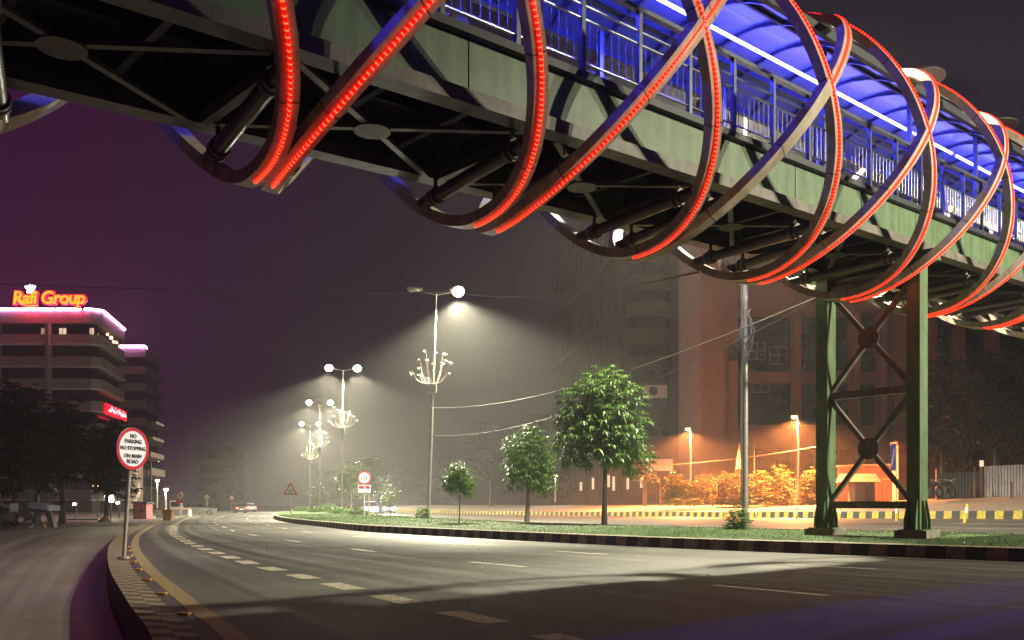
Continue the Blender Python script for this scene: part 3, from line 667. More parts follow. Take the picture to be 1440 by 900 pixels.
def tree(name, label, base, H, crown0, rx, seed, n, L, m=None, group=None, trunk_r=.09, lumps=9, cat='tree', shape=1.0, lean=(0, 0), per=8, droop=1.0):
    """crown from height crown0 to H, half-width rx: leaf whorls on branch tips inside several overlapping lobes"""
    rnd = random.Random(seed); p = V(base); t = thing(name, label, cat, tuple(p), group)
    cz = (crown0 + H) / 2; rz = (H - crown0) / 2; ctr = p + V((lean[0], lean[1], cz))
    tr = MB(); fork = p + V((lean[0] * .5, lean[1] * .5, crown0 + rz * .35))
    tr.tube([p - V((0, 0, .1)), p + V((lean[0] * .12, 0, crown0 * .4)), p + V((lean[0] * .3 + .02, 0, crown0 * .8)), fork], [trunk_r * 1.35, trunk_r, trunk_r * .85, trunk_r * .6], 9)
    lf = MB(); lobes = []
    for k in range(lumps):
        a = 2.4 * k + rnd.uniform(-.4, .4); hz = -0.8 + 1.65 * (k + .5) / lumps
        rr = rx * math.sqrt(max(.06, 1 - (abs(hz) if hz > 0 else abs(hz) * .72) ** (1.6 * shape))) * .62
        c = ctr + V((math.cos(a) * rr, math.sin(a) * rr, hz * rz * .86)); lobes.append((c, rx * rnd.uniform(.36, .54)))
    lobes.append((ctr + V((0, 0, rz * .72)), rx * .36)); lobes.append((ctr, rx * .6))
    lb = MB()
    for c, r in lobes:
        mid = fork.lerp(c, .5) + V((0, 0, -.08 * rz)); lb.tube([fork, mid, c], [trunk_r * .5, trunk_r * .32, trunk_r * .14], 6)
    tot = sum(r * r for _, r in lobes)
    for c, r in lobes:
        for k in range(max(3, int(n * r * r / tot))):
            d = V((rnd.gauss(0, 1), rnd.gauss(0, 1), rnd.gauss(0, .9))).normalized(); q = c + d * r * (rnd.random() ** .32) * V((1, 1, .85)).length / 1.65
            if q.z < p.z + crown0 * .92: continue
            whorl(lf, q, d + V((0, 0, .15)), L * rnd.uniform(.75, 1.15), per, rnd, droop)
    k = tr.build('trunk', M_BARK, t); lb.build('limb', M_BARK, k); lf.build('crown', m or M_LEAF, t); return t
def shrub(name, label, base, rx, ry, h, seed, n, L, m=None, group=None, cat='shrub', rz=0.0):
    rnd = random.Random(seed); p = V(base); t = thing(name, label, cat, tuple(p), group); lf = MB(); st = MB(); c_, s_ = math.cos(rz), math.sin(rz)
    for k in range(n):
        d = V((rnd.gauss(0, 1), rnd.gauss(0, 1), abs(rnd.gauss(0, 1)))).normalized(); f = rnd.random() ** .35 * rnd.uniform(.85, 1.08)
        l = V((d.x * rx * f, d.y * ry * f, d.z * h * f)); q = p + V((l.x * c_ - l.y * s_, l.x * s_ + l.y * c_, l.z))
        whorl(lf, q, d, L * rnd.uniform(.7, 1.2), 6, rnd, .6, .3)
        if k % 24 == 0: st.tube([p, p.lerp(q, .6) + V((0, 0, .03)), q], .008 + h * .006, 5)
    st.build('stem', M_BARK, t); lf.build('foliage', m or M_LEAF, t); return t
MED = 'young trees planted on the median'
def mp_(x, Y): return V(((x - 720) / FPX * Y, Y, 0.30))
tree('median_tree', 'tallest full green tree on the median lawn', mp_(850, 29.7), 5.05, 1.85, 1.62, 11, 1500, .265, group=MED, trunk_r=.085, lumps=16, shape=1.25, per=9, droop=1.35)
tree('median_tree', 'medium leafy tree with a leaning forked trunk on the median', mp_(741, 35.2), 3.85, 1.15, 1.10, 5, 800, .23, group=MED, trunk_r=.09, lumps=12, lean=(.12, 0), per=9, droop=1.25)
tree('median_tree', 'small round topped tree with a thin stem on the median', mp_(646, 34.6), 2.35, 1.0, .70, 7, 330, .20, group=MED, trunk_r=.03, lumps=8, per=8, droop=1.2)
tree('median_tree', 'bushy tree left of the round sign, under the middle lamp', mp_(494, 84), 4.7, 1.7, 1.75, 21, 430, .40, M_LEAFM, group=MED, trunk_r=.12, lumps=9)
tree('median_tree', 'dark wide tree rising behind the round sign', mp_(524, 88), 5.7, 1.1, 1.95, 22, 560, .40, M_LEAFM, group=MED, trunk_r=.14, lumps=11)
tree('median_tree', 'hazy pale tree farthest left on the median', mp_(447, 112), 3.5, .8, 1.4, 23, 300, .38, M_LEAFM, group=MED, trunk_r=.10, lumps=8)
tree('median_sapling', 'thin sparse sapling in front of the headlight glare', mp_(549, 62), 2.0, .7, .75, 24, 60, .26, trunk_r=.02, lumps=7, cat='sapling')
shrub('median_shrub', 'rounded shrub at the foot of the one headed lamp', mp_(594, 45.5), .42, .42, .62, 31, 150, .16)
shrub('flowering_shrub', 'leafy shrub with reddish tips at the base of the purple lit pole', mp_(1036, 24.6), .40, .40, .66, 32, 220, .13)
for i, (xa, Y, rx, h, lb) in enumerate([(425, 100, 2.6, .62, 'clipped hedge farthest along the median, below the warning sign'), (445, 84, 2.3, .50, 'low clipped hedge in the middle of the hedge row'),
                                        (478, 72, 1.9, .55, 'clipped hedge just left of the round sign post'), (504, 66, 1.6, .50, 'clipped hedge nearest the headlight glare'), (462, 104, 1.5, .95, 'taller loose hedge under the hazy pale tree')]):
    shrub('hedge', lb, mp_(xa, Y), rx, .9, h, 40 + i, 330, .22, group='hedges on the median', cat='hedge', rz=2.1)
# dark street trees on the left
for x, Y, H, c0, rx, sd, lb in [(20, 46, 7.4, 1.6, 2.3, 51, 'dark street tree at the left edge, below the neon lettering'), (88, 50, 7.0, 1.9, 2.2, 52, 'dark street tree between the edge tree and the no parking sign'), (150, 56, 6.6, 1.2, 1.9, 53, 'dark street tree right behind the no parking sign'), (-30, 44, 7.5, 1.5, 2.6, 54, 'dark street tree cut by the left picture edge'), (52, 62, 8.2, 2.0, 2.6, 55, 'tall dark tree in the second row on the left')]:
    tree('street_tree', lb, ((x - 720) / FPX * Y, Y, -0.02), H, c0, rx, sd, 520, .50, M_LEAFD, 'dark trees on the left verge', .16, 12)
# right side: dark trees over the hoarding
for x, Y, H, c0, rx, sd, lb in [(1325, 50, 8.5, 1.6, 2.0, 61, 'dark tree right of the green pier column'), (1400, 46, 8.0, 2.0, 2.3, 62, 'dark tree behind the corrugated hoarding'), (1470, 44, 9.0, 1.5, 2.8, 63, 'dark tree at the right picture edge')]:
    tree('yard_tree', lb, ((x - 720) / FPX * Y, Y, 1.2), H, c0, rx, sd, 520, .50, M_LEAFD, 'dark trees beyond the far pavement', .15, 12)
# hazy trees in the middle distance
for x, Y, H, c0, rx, sd, lb in [(690, 105, 10.5, 2, 3.6, 65, 'tall hazy tree behind the small median tree'), (640, 120, 7.0, 1.5, 3.2, 66, 'low hazy tree right of the one headed lamp'), (770, 100, 6.5, 1.5, 3.0, 67, 'hazy tree left of the tallest median tree'), (575, 150, 7, 1.5, 4, 68, 'faint tree behind the shrub at the lamp foot')]:
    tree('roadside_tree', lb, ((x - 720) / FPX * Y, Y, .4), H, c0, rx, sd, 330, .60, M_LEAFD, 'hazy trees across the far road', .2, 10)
# orange lit garden bushes along the fence
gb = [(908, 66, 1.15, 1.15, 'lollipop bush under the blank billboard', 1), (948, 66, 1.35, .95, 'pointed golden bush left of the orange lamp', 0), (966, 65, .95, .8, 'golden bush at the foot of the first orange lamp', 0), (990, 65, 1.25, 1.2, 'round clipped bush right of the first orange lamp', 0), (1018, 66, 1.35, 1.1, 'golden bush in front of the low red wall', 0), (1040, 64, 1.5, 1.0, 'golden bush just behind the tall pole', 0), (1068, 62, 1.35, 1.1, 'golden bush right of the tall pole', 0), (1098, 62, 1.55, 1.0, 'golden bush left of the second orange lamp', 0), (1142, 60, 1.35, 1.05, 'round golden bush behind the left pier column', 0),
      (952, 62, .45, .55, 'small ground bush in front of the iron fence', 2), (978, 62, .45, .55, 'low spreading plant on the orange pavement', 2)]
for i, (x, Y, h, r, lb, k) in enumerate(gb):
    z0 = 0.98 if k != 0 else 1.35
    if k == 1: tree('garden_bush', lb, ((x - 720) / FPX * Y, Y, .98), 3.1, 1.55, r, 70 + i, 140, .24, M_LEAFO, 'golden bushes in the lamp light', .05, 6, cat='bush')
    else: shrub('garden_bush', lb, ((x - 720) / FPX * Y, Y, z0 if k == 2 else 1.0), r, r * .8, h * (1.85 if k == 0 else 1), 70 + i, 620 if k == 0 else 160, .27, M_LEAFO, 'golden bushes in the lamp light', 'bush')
# grass blades on the lawn
rnd = random.Random(9); gb_ = MB(); LE = lengths(E1); s0 = foot(E1, (14.5, 10.5, 0)); s1 = foot(E1, (-17.6, 65.8, 0))
def lawn_z(d):
    for (d0, z0), (d1, z1) in zip(prof, prof[1:]):
        if d <= d1: return z0 + (z1 - z0) * (d - d0) / (d1 - d0)
    return .235
for k in range(26000):
    s = s0 + (s1 - s0) * rnd.random() ** 1.5; d = .3 + 7.5 * rnd.random() ** 1.3; i = min(range(0, 1), key=lambda q: 0)
    p = at_len(E1, LE, s); q = at_len(E1, LE, s + .2); t = (q - p).normalized(); c = p + V((t.y, -t.x, 0)) * d; c.z = lawn_z(d) - .01
    far = 1 + c.y / 40; h = rnd.uniform(.022, .05) * (1 + c.y / 120); a = rnd.uniform(0, 6.28); w = .007 * far; dx = V((math.cos(a), math.sin(a), 0)) * w
    gb_.add([c - dx, c + dx, c + V((rnd.uniform(-.04, .04), rnd.uniform(-.04, .04), h))], [(0, 1, 2)])
tag(gb_.build('grass', M_BLADE), 'short green grass growing over the median lawn', 'grass', kind='stuff')

# ------------------------------------------------------------------ signs
def disc_poly(c, r, right, up, n=40): return [V(c) + V(right) * math.cos(2 * math.pi * k / n) * r + V(up) * math.sin(2 * math.pi * k / n) * r for k in range(n)]
def ring_into(mb, c, r0, r1, right, up, d, n=48):
    nrm_ = V(right).cross(V(up)); o_ = disc_poly(c, r1, right, up, n); i_ = disc_poly(c, r0, right, up, n); dd = nrm_ * d
    for k in range(n):
        j = (k + 1) % n; mb.quad(o_[k] + dd, o_[j] + dd, i_[j] + dd, i_[k] + dd); mb.quad(o_[k], o_[j], o_[j] + dd, o_[k] + dd)
sp = gp(174, 785, 0.03); t = thing('no_parking_sign', 'round white sign with a red rim and NO PARKING lettering on a leaning pole', 'road sign', tuple(sp))
lean = V((11 / FPX * sp.y, 0, 0)); Hs = 1.55; topp = sp + lean * .85 + V((0, 0, Hs + .30)); cs = px(186.5, 631, sp.y - .06)
m = MB(); m.tube([sp, topp], .034, 12); m.build('pole', M_POLE, t)
m = MB(); m.disc(sp + V((0, 0, .015)), (0, 0, 1), .11, .03, 16); m.build('foot_plate', M_POLE, t)
ay = R_(69); rt = V((math.cos(ay), math.sin(ay), 0)); upv = V((.03, 0, 1)).normalized(); nn = rt.cross(upv).normalized()
m = MB(); m.disc(cs, nn, .385, .012, 48); pl = m.build('sign_plate', M_SWHITE, t)
m = MB(); ring_into(m, cs + nn * .007, .322, .384, rt, upv, .004); m.build('red_rim', M_SRED, t)
for s_, dy, sz in (('NO', .225, .098), ('PARKING', .128, .098), ('NO STOPPING', .005, .092), ('ON MAIN', -.135, .098), ('ROAD', -.235, .098)):
    text_mesh('lettering', s_, sz, plane_M(cs + nn * .010 + upv * dy, rt, upv), M_SBLACK, t, extrude=.002, bold=.0035)
m = MB(); m.bar(cs - nn * .02 - rt * .2, cs - nn * .02 + rt * .2, .03, .03); m.build('bracket', M_POLE, t)

def post_into(t, p, H, r=.035): m = MB(); m.tube([p, p + V((0, 0, H))], r, 8); m.build('pole', M_POLE, t)
X1, Z1 = V((1, 0, 0)), V((0, 0, 1))
# U-turn warning triangle
Yt = 70.0; b = V(((409 - 720) / FPX * Yt, Yt, .27)); c = px(409, 690, Yt); t = thing('warning_sign', 'red edged triangle warning sign with a U turn arrow on the median tip', 'road sign', tuple(b)); post_into(t, b, c.z - b.z)
def tri(c, r): return [c + V((-.866 * r, 0, -.5 * r)), c + V((.866 * r, 0, -.5 * r)), c + V((0, 0, r))]
m = MB(); m.prism(tri(c - V((0, .05, 0)), .66), (0, -.02, 0)); m.build('sign_plate', M_SRED, t)
m = MB(); m.prism(tri(c - V((0, .074, 0)), .44), (0, -.006, 0)); m.build('sign_face', M_SWHITE, t)
m = MB(); q = c - V((0, .09, 0)); m.tube([q + V((.09, 0, -.18)), q + V((.09, 0, .02)), q + V((.05, 0, .10)), q + V((-.05, 0, .10)), q + V((-.09, 0, .02)), q + V((-.09, 0, -.06))], .03, 6)
m.prism([q + V((-.17, .0, -.05)), q + V((-.01, .0, -.05)), q + V((-.09, 0, -.18))], (0, -.01, 0)); m.build('arrow_mark', M_SBLACK, t)
# round sign over a red and white plate
Yt = 52.0; b = V(((512 - 720) / FPX * Yt, Yt, .3)); c = px(512.5, 672, Yt); t = thing('round_sign', 'round red ringed sign with three dark figures above a red and white plate', 'road sign', tuple(b)); post_into(t, b, c.z - b.z, .04)
post_into(t, b + V((.28, .02, 0)), 1.55, .03)
r_ = .38; c = c - V((0, .06, 0)); m = MB(); m.disc(c, (0, 1, 0), r_, .02, 36); m.build('sign_plate', M_SWHITE, t)
m = MB(); ring_into(m, c - V((0, .011, 0)), r_ * .80, r_, X1, Z1, .005); m.build('red_rim', M_SRED, t)
m = MB()
for k in (-1, 0, 1):
    q = c + V((k * .135, -.02, 0)); m.ball(q + V((0, 0, .09)), .035, .012, .04, 8, 6); m.box(q.x - .035, q.x + .035, q.y - .006, q.y + .006, q.z - .05, q.z + .055); m.box(q.x - .035, q.x - .008, q.y - .006, q.y + .006, q.z - .13, q.z - .045); m.box(q.x + .008, q.x + .035, q.y - .006, q.y + .006, q.z - .13, q.z - .045)
m.build('figure_mark', M_SBLACK, t)
c2 = px(512.5, 687.5, Yt - .06); m = MB(); m.box(c2.x - .36, c2.x + .36, c2.y - .01, c2.y + .01, c2.z - .22, c2.z + .22); m.build('lower_plate', M_SWHITE, t)
m = MB(); m.box(c2.x - .33, c2.x - .02, c2.y - .016, c2.y - .008, c2.z - .0, c2.z + .19); m.box(c2.x + .05, c2.x + .33, c2.y - .016, c2.y - .008, c2.z - .0, c2.z + .19); m.box(c2.x - .33, c2.x + .33, c2.y - .016, c2.y - .008, c2.z - .19, c2.z - .15)
m.build('red_mark', M_SRED, t)
# distant round signs on the left kerb
for x, y, yb, Yt, red, lb in [(253, 697, 727, 72, True, 'round sign with a small red plate left of the grey board sign'), (291, 699, 722, 100, False, 'plain round sign on the far left kerb'), (326, 700, 719, 118, True, 'farthest round sign with a red plate at the road bend')]:
    b = V(((x - 720) / FPX * Yt, Yt, 0.02)); c = px(x, y, Yt); t = thing('kerb_sign', lb, 'road sign', tuple(b), 'small round signs on the left kerb'); post_into(t, b, c.z - b.z)
    m = MB(); m.disc(c - V((0, .06, 0)), (0, 1, 0), .30, .02, 24); m.build('sign_plate', M_SWHITE, t)
    m = MB(); ring_into(m, c - V((0, .071, 0)), .22, .30, X1, Z1, .004, 24); m.build('red_rim', M_SRED, t)
    m = MB(); m.box(c.x - .05, c.x + .05, c.y - .085, c.y - .078, c.z - .1, c.z + .1); m.build('dark_mark', M_SBLACK, t)
    if red: m = MB(); m.box(c.x - .3, c.x + .3, c.y - .07, c.y - .05, c.z - .62, c.z - .36); m.build('lower_plate', M_SRED, t)
b = V(((248 - 720) / FPX * 80, 80, 0.0)); c = px(248, 709, 80); t = thing('direction_board', 'wide dark board sign with a pale edge on two legs by the left kerb', 'sign', tuple(b))
for dx in (-.45, .45): post_into(t, b + V((dx, 0, 0)), c.z + .3, .03)
m = MB(); m.box(c.x - .55, c.x + .55, c.y - .06, c.y - .03, c.z - .3, c.z + .3); m.build('sign_frame', M_SWHITE, t)
m = MB(); m.box(c.x - .50, c.x + .50, c.y - .07, c.y - .061, c.z - .25, c.z + .25); m.build('sign_face', M_GLASS, t)

# delineator posts along the far kerb
D0 = tag(bpy.data.objects.new('delineator_post', None), 'x', 'delineator'); COL.objects.link(D0); ORG[D0.name] = V((0, 0, 0))
m = MB(); m.tube([(0, 0, 0), (0, 0, .75)], .05, 10); m.build('post', M_YPOST, D0)
m = MB(); m.tube([(0, 0, .42), (0, 0, .62)], .053, 10); m.build('reflective_band', M_WPOST, D0)
m = MB(); m.disc((0, 0, .02), (0, 0, 1), .12, .04, 12); m.build('foot', M_YPOST, D0)
DL = ['farthest left post by the tallest tree trunk', 'second post right of the tallest tree trunk', 'third post, below the iron gate', 'post below the blank billboard', 'post left of the flowering shrub', 'post right of the tall pole', 'post midway to the left pier column', 'post just right of the left pier column', 'post beside the right pier column', 'leaning post alone right of the pier']
dpx = [(832, 727), (857, 728), (881, 729), (941, 730), (1020, 732), (1064, 733), (1120, 735), (1181, 735), (1261, 736), (1356, 737)]
dl = [D0] + [copy_tree(D0) for _ in range(9)]
for o, (x, y), lb, i in zip(dl, dpx, DL, range(10)):
    s = [15, 16, 17, 18.5, 24, 26, 28, 30, 34, 38][i]; Y = FPX / s
    z = 1 - (y - HZ) / s; o.location = ((x - 720) / FPX * Y, Y, z); o.rotation_euler = (0, R_(9 if i == 9 else (i * 37 % 5) - 2), 0)
    tag(o, 'yellow delineator ' + lb, 'delineator', 'yellow delineator posts along the far road')

# road studs beside the yellow line
sd0 = MB(); sd0.prism([(-.05, -.045, 0), (.05, -.045, 0), (.05, .045, 0), (-.05, .045, 0)], (0, 0, .022)); so = sd0.build('road_stud', mat('stud_amber', (.55, .30, .06), .35), None)
so.location = (0, 0, 0)
Ly = lengths(YL); sy = foot(YL, (-2.9, 8.2, 0)); studs = [so] + [so.copy() for _ in range(8)]
for k, o in enumerate(studs):
    if k: COL.objects.link(o)
    p = at_len(YL, Ly, sy - 2.0 + k * 2.05); q = offset([p, at_len(YL, Ly, sy - 1.9 + k * 2.05)], -.16)[0]; o.location = (q.x, q.y, .003)
    tag(o, 'small amber road stud set beside the yellow edge line', 'road stud', 'amber road studs along the edge line')
# fallen leaves and litter on the asphalt
lt = MB(); rnd = random.Random(77)
for k in range(170):
    i = rnd.randrange(20, 75); f = rnd.random() ** 1.6; p = A[i].lerp(B[i], f * .95 + .02) + V((rnd.uniform(-.6, .6), rnd.uniform(-.6, .6), .006)); a = rnd.uniform(0, 6.28); L = rnd.uniform(.02, .06); d = V((math.cos(a), math.sin(a), .1)) * L; n_ = V((-d.y, d.x, .004)) * .45
    lt.add([p - d, p + n_, p + d + V((0, 0, .012)), p - n_], [(0, 1, 2, 3)])
tag(lt.build('leaf_litter', mat('dry_leaf', (.36, .26, .16), .8)), 'scattered dry leaves and scraps on the asphalt', 'litter', kind='stuff')
# domed discs above the bridge roof
for u in (21.9, 27.0, 32.1):
    m = MB(); c = BR(u, 0, 4.72); n = 28; vs = []; fs = []
    for j in range(5):
        rr = .62 * j / 4; zz = .14 * (1 - (j / 4) ** 2)
        vs += [c + V((math.cos(2 * math.pi * k / n) * rr, math.sin(2 * math.pi * k / n) * rr, zz)) for k in range(n)]
    for j in range(4): fs += [(j * n + k, j * n + (k + 1) % n, (j + 1) * n + (k + 1) % n, (j + 1) * n + k) for k in range(n)]
    m.add(vs, fs, smooth=True); m.disc(c, (0, 0, 1), .62, .03, n); rd_ = m.build('roof_disc', M_RING, bridge)
    m = MB(); m.tube([BR(u, 0, 3.6), c - V((0, 0, .02))], .05, 8); m.build('disc_stem', M_RAIL, rd_)

# ------------------------------------------------------------------ buildings
def inset(poly, d):
    """shrink a counter-clockwise footprint"""
    n = len(poly); out = []
    for i in range(n):
        a, b, c = V((*poly[i - 1], 0)), V((*poly[i], 0)), V((*poly[(i + 1) % n], 0))
        e1 = (b - a).normalized(); e2 = (c - b).normalized(); n1 = V((-e1.y, e1.x, 0)); n2 = V((-e2.y, e2.x, 0))
        k = (n1 + n2); k = k / max(.3, k.dot(n1)); q = b + k * d; out.append((q.x, q.y))
    return out
def slab(poly, z0, z1): m = MB(); m.prism([(x, y, z0) for x, y in poly], (0, 0, z1 - z0)); return m
M_NEONR = mat('red_neon', (.6, .02, .02), .5, emit=(1.0, 0.001, 0.004), estr=28)
M_NEONY = mat('yellow_neon', (.8, .5, .05), .5, emit=(1.0, 0.30, 0.012), estr=2.3)
M_NEONW = mat('white_blue_neon', (.8, .8, 1), .5, emit=(0.62, 0.66, 1.0), estr=7)
M_EDGEL = mat('pink_white_edge_light', (1, .9, 1), .5, emit=(1.0, 0.36, 0.84), estr=60)
M_PANELR = mat('red_lightbox', (.6, .02, .03), .5, emit=(1.0, 0.015, 0.04), estr=1.6)
M_LITBAL = mat('warm_surface_glow', (.7, .55, .4), .6, emit=(1.0, 0.72, 0.45), estr=0.35)
# building with the neon roof letters
fp = [(-96, 120), (-56.8, 120), (-55.7, 120.9), (-58.4, 134), (-96, 134)]
bA = thing('office_building', 'banded office block with red and yellow neon lettering on its roof edge', 'building', (-76, 127, -0.5))
slab(inset(fp, .7), -1.0, 27.0).build('glazing', M_GLASS, bA)
slab(fp, 25.55, 27.3).build('parapet', M_BLDC, bA)
for k in range(8):
    z = 24.05 - 3.0 * k; sb = slab(fp, z - 1.3, z).build('spandrel', M_BLDC, bA)
    slab(inset(fp, -.12), z - 1.3 - .16, z - 1.3 - .003).build('light_line_ledge', M_SWHITE, sb)  # added pale ledge draws the line of light caught under each spandrel
for X in (-81.5, -62.6, -69.5): m = MB(); m.box(X - .25, X + .25, 119.6, 120.6, -1, 25.5); m.build('facade_pier', M_BLDC, bA)
for x, w_, mm in ((62.5, 9, M_LITBAL), (88, 9, M_LITWIN), (129, 5, M_LITWIN)):
    a = px(x - w_ / 2, 471, 120.55); b = px(x + w_ / 2, 461.5, 120.55); m = MB(); m.box(a.x, b.x, 120.5, 120.68, a.z, b.z); wn = m.build('window', mm, bA)
    m = MB(); m.box((a.x + b.x) / 2 - .03, (a.x + b.x) / 2 + .03, 120.47, 120.499, a.z, b.z); m.build('window_bar', M_BLDC, wn)
for d, z, r in ((2.2, 24.7, .20), (4.2, 24.6, .26), (5.6, 24.3, .2), (7.2, 24.5, .22), (9.0, 24.3, .16)):
    m = MB(); m.ball((-55.95 - .2 * d + .15, 121.4 + d, z), r, r, r, 8, 6); m.build('balcony_lamp', M_LITWARM, bA)
m = MB(); m.box(-96, -58.2, 119.86, 119.99, 27.32, 27.52); m.box(-57.7, -56.8, 119.86, 119.99, 27.32, 27.52); m.bar((-56.8, 119.92, 27.42), (-55.65, 120.8, 27.42), .12, .2); m.bar((-55.6, 120.9, 27.42), (-58.3, 134, 27.42), .12, .2)
m.build('edge_light', M_EDGEL, bA)
sg = thing('neon_letters', 'glowing red and yellow neon lettering with a pale crown on a rooftop', 'neon sign', (-62.3, 119.6, 27.55))
MT = plane_M((-62.2, 119.5, 28.75), (1, 0, 0.0), (0, 0, 1)); MT2 = plane_M((-62.2, 119.28, 28.75), (1, 0, 0), (0, 0, 1))
text_mesh('letter_glow', 'Rafi Group', 2.35, MT, M_NEONR, sg, extrude=.10, bold=.14, shear=.12, spacing=.93)
text_mesh('letter_core', 'Rafi Group', 2.35, MT2, M_NEONY, sg, extrude=.05, bold=.035, shear=.12, spacing=.93)
x0 = -66.6
m = MB(); m.tube(smooth([(x0 + .2, 119.45, 28.5), (x0 + .9, 119.4, 27.95), (x0 + 1.8, 119.4, 27.66), (x0 + 2.9, 119.4, 27.72)], 4), .20, 6); m.build('letter_swash', M_NEONR, sg)
m = MB(); m.tube(smooth([(x0 + .2, 119.25, 28.5), (x0 + .9, 119.2, 27.95), (x0 + 1.8, 119.2, 27.66), (x0 + 2.9, 119.2, 27.72)], 4), .09, 6); m.build('letter_swash_core', M_NEONY, sg)
c = V((-64.65, 119.3, 29.35)); m = MB()
for k in range(5):
    a = R_(-34 + 17 * k); d = V((math.sin(a), 0, math.cos(a))); m.bar(c + d * .35, c + d * 1.05, .17, .12, up=(0, 1, 0)); m.ball(c + d * 1.15, .12, .08, .12, 8, 6)
m.box(c.x - .45, c.x + .45, c.y - .06, c.y + .06, c.z + .1, c.z + .34); m.build('crown_emblem', M_NEONW, sg)
for X in (-66.5, -64, -61.5, -59): m = MB(); m.bar((X, 119.75, 27.3), (X, 119.62, 29.3), .06, .06); m.build('letter_strut', M_EAVE, sg)
# red light box with white script on the side face
sbx = thing('lightbox_sign', 'red illuminated box sign with white script on the side of the banded office block', 'neon sign', (-56.4, 122.5, 13.5))
d = V((-.2, 1, 0)).normalized(); o_ = V((-55.55, 121.0, 14.15)); up_ = V((0, 0, 1)); nrm_ = V((1, .2, 0)).normalized()
m = MB(); m.obox(o_ + d * 6.0 + nrm_ * .22, d * 5.9, nrm_ * .13, up_ * .72); m.build('box', M_PANELR, sbx)
m = MB(); rnd = random.Random(4); q0 = o_ + nrm_ * .38
for k in range(9):
    a = q0 + d * (1.0 + k * 1.15)
    m.tube(smooth([tuple(a + up_ * rnd.uniform(-.3, .3)), tuple(a + d * .4 + up_ * rnd.uniform(-.35, .35)), tuple(a + d * .8 + up_ * rnd.uniform(-.2, .45)), tuple(a + d * 1.05 + up_ * rnd.uniform(-.3, .2))], 4), .085, 5)
    if k % 2: m.ball(a + d * .5 + up_ * .48, .1, .1, .1, 6, 5)
m.build('script_mark', mat('white_script', (1, .8, .8), .5, emit=(1, .55, .55), estr=2.2), sbx)
# second banded block behind it
fp = [(-92, 160), (-65.9, 160), (-68.9, 175), (-92, 175)]
bB = thing('apartment_block', 'darker banded block behind the neon topped office, its lower balconies lit', 'building', (-79, 167, -0.5))
slab(inset(fp, .7), -1, 29.0).build('glazing', M_GLASS, bB); slab(fp, 27.6, 29.4).build('parapet', M_BLDC, bB)
for k in range(9): slab(fp, 24.6 - 3.1 * k, 26.0 - 3.1 * k).build('spandrel', M_BLDC, bB)
m = MB(); m.box(-71.5, -66.0, 159.8, 159.95, 29.42, 29.7); m.bar((-65.95, 160, 29.5), (-66.6, 163, 29.1), .14, .2); m.build('edge_light', M_EDGEL, bB)
for k, (z, a, b) in enumerate(((11.2, 1, 13), (8.1, 1, 14), (14.3, 3, 13), (17.4, 6, 13))):
    m = MB(); m.bar(V((-65.9 - .2 * a + .72, 160 + a, z - 1.0)), V((-65.9 - .2 * b + .72, 160 + b, z - 1.0)), .12, [.9, 1.3, .5, .4][k]); m.build('balcony_glow', M_LITBAL, bB)  # glow put into the balcony surface in place of lamplight on it
m = MB(); m.box(-68.8, -66.4, 159.7, 159.98, 0.3, 9.5); m.build('column_glow', M_LITBAL, bB)  # warm lamplight on the column put in as its own glow
rnd = random.Random(6); 
for k in range(14):
    m = MB(); x = -68.6 + rnd.random() * 2.0; z = .8 + rnd.random() * 8; m.box(x, x + .3, 159.6, 159.699, z, z + rnd.uniform(.4, 1.2)); m.build('lit_window', M_LITWIN, bB)
# faint blocks far down the avenue
for X, Y, w_, hh, lb in ((-68, 205, 9, 13, 'faint hazy block beyond the left kerb signs'), (-47, 230, 10, 10, 'faintest low block at the end of the avenue'), (8, 190, 13, 19, 'hazy slab block behind the mid road trees')):
    b = thing('distant_block', lb, 'building', (X, Y, -.5)); f = [(X - w_ / 2, Y), (X + w_ / 2, Y), (X + w_ / 2, Y + 8), (X - w_ / 2, Y + 8)]
    slab(inset(f, .5), -1, hh).build('glazing', M_GLASS, b)
    z = 1.2
    while z < hh + .5: slab(f, z, z + 1.3).build('spandrel', M_BLDA, b); z += 3.0
# tall dark block, right of the centre
bC = thing('tall_building', 'tall dark many finned building behind the tallest median tree', 'building', (14, 115, 0.5))
cn = V((12.5, 100, 0)); dl_ = V((-.139, 1, 0)).normalized(); far = cn + dl_ * 42.5; TOP = 40
m = MB(); m.prism([(cn.x, cn.y, 0), (23, 100, 0), (23, 143, 0), (far.x, far.y, 0)], (0, 0, TOP)); m.build('wall', M_BLDA, bC)
nl = V((-dl_.y, dl_.x, 0)); nl = V((-1, -.139, 0)).normalized(); rnd = random.Random(8)
M_FIN = mat('fin_render', (.095, .070, .070), .85, scale=.6)
for k in range(29):
    m = MB(); a = cn + dl_ * (1.0 + k * 1.45); z1 = TOP - rnd.choice((0, 0, 3.5, 7)); m.obox((a.x + nl.x * .22, a.y + nl.y * .22, z1 / 2), dl_ * .22, nl * .22, (0, 0, z1 / 2)); m.build('facade_fin', M_FIN, bC)
for z in (8.4, 15.5, 22.6, 29.7, 36.8):
    m = MB(); m.bar(cn + nl * .33 + V((0, 0, z)), far + nl * .33 + V((0, 0, z)), .66, .75); m.build('string_course', M_BLDA, bC)
for k in range(6):
    for j in range(0, 28, 2):
        if rnd.random() < .8:
            m = MB(); a = cn + dl_ * (1.72 + j * 1.45); z = 5.3 + 6.0 * k; m.obox((a.x + nl.x * .02, a.y + nl.y * .02, z), dl_ * .42, nl * .03, (0, 0, 1.5 + .9 * rnd.random())); m.build('window', M_GLASS, bC)
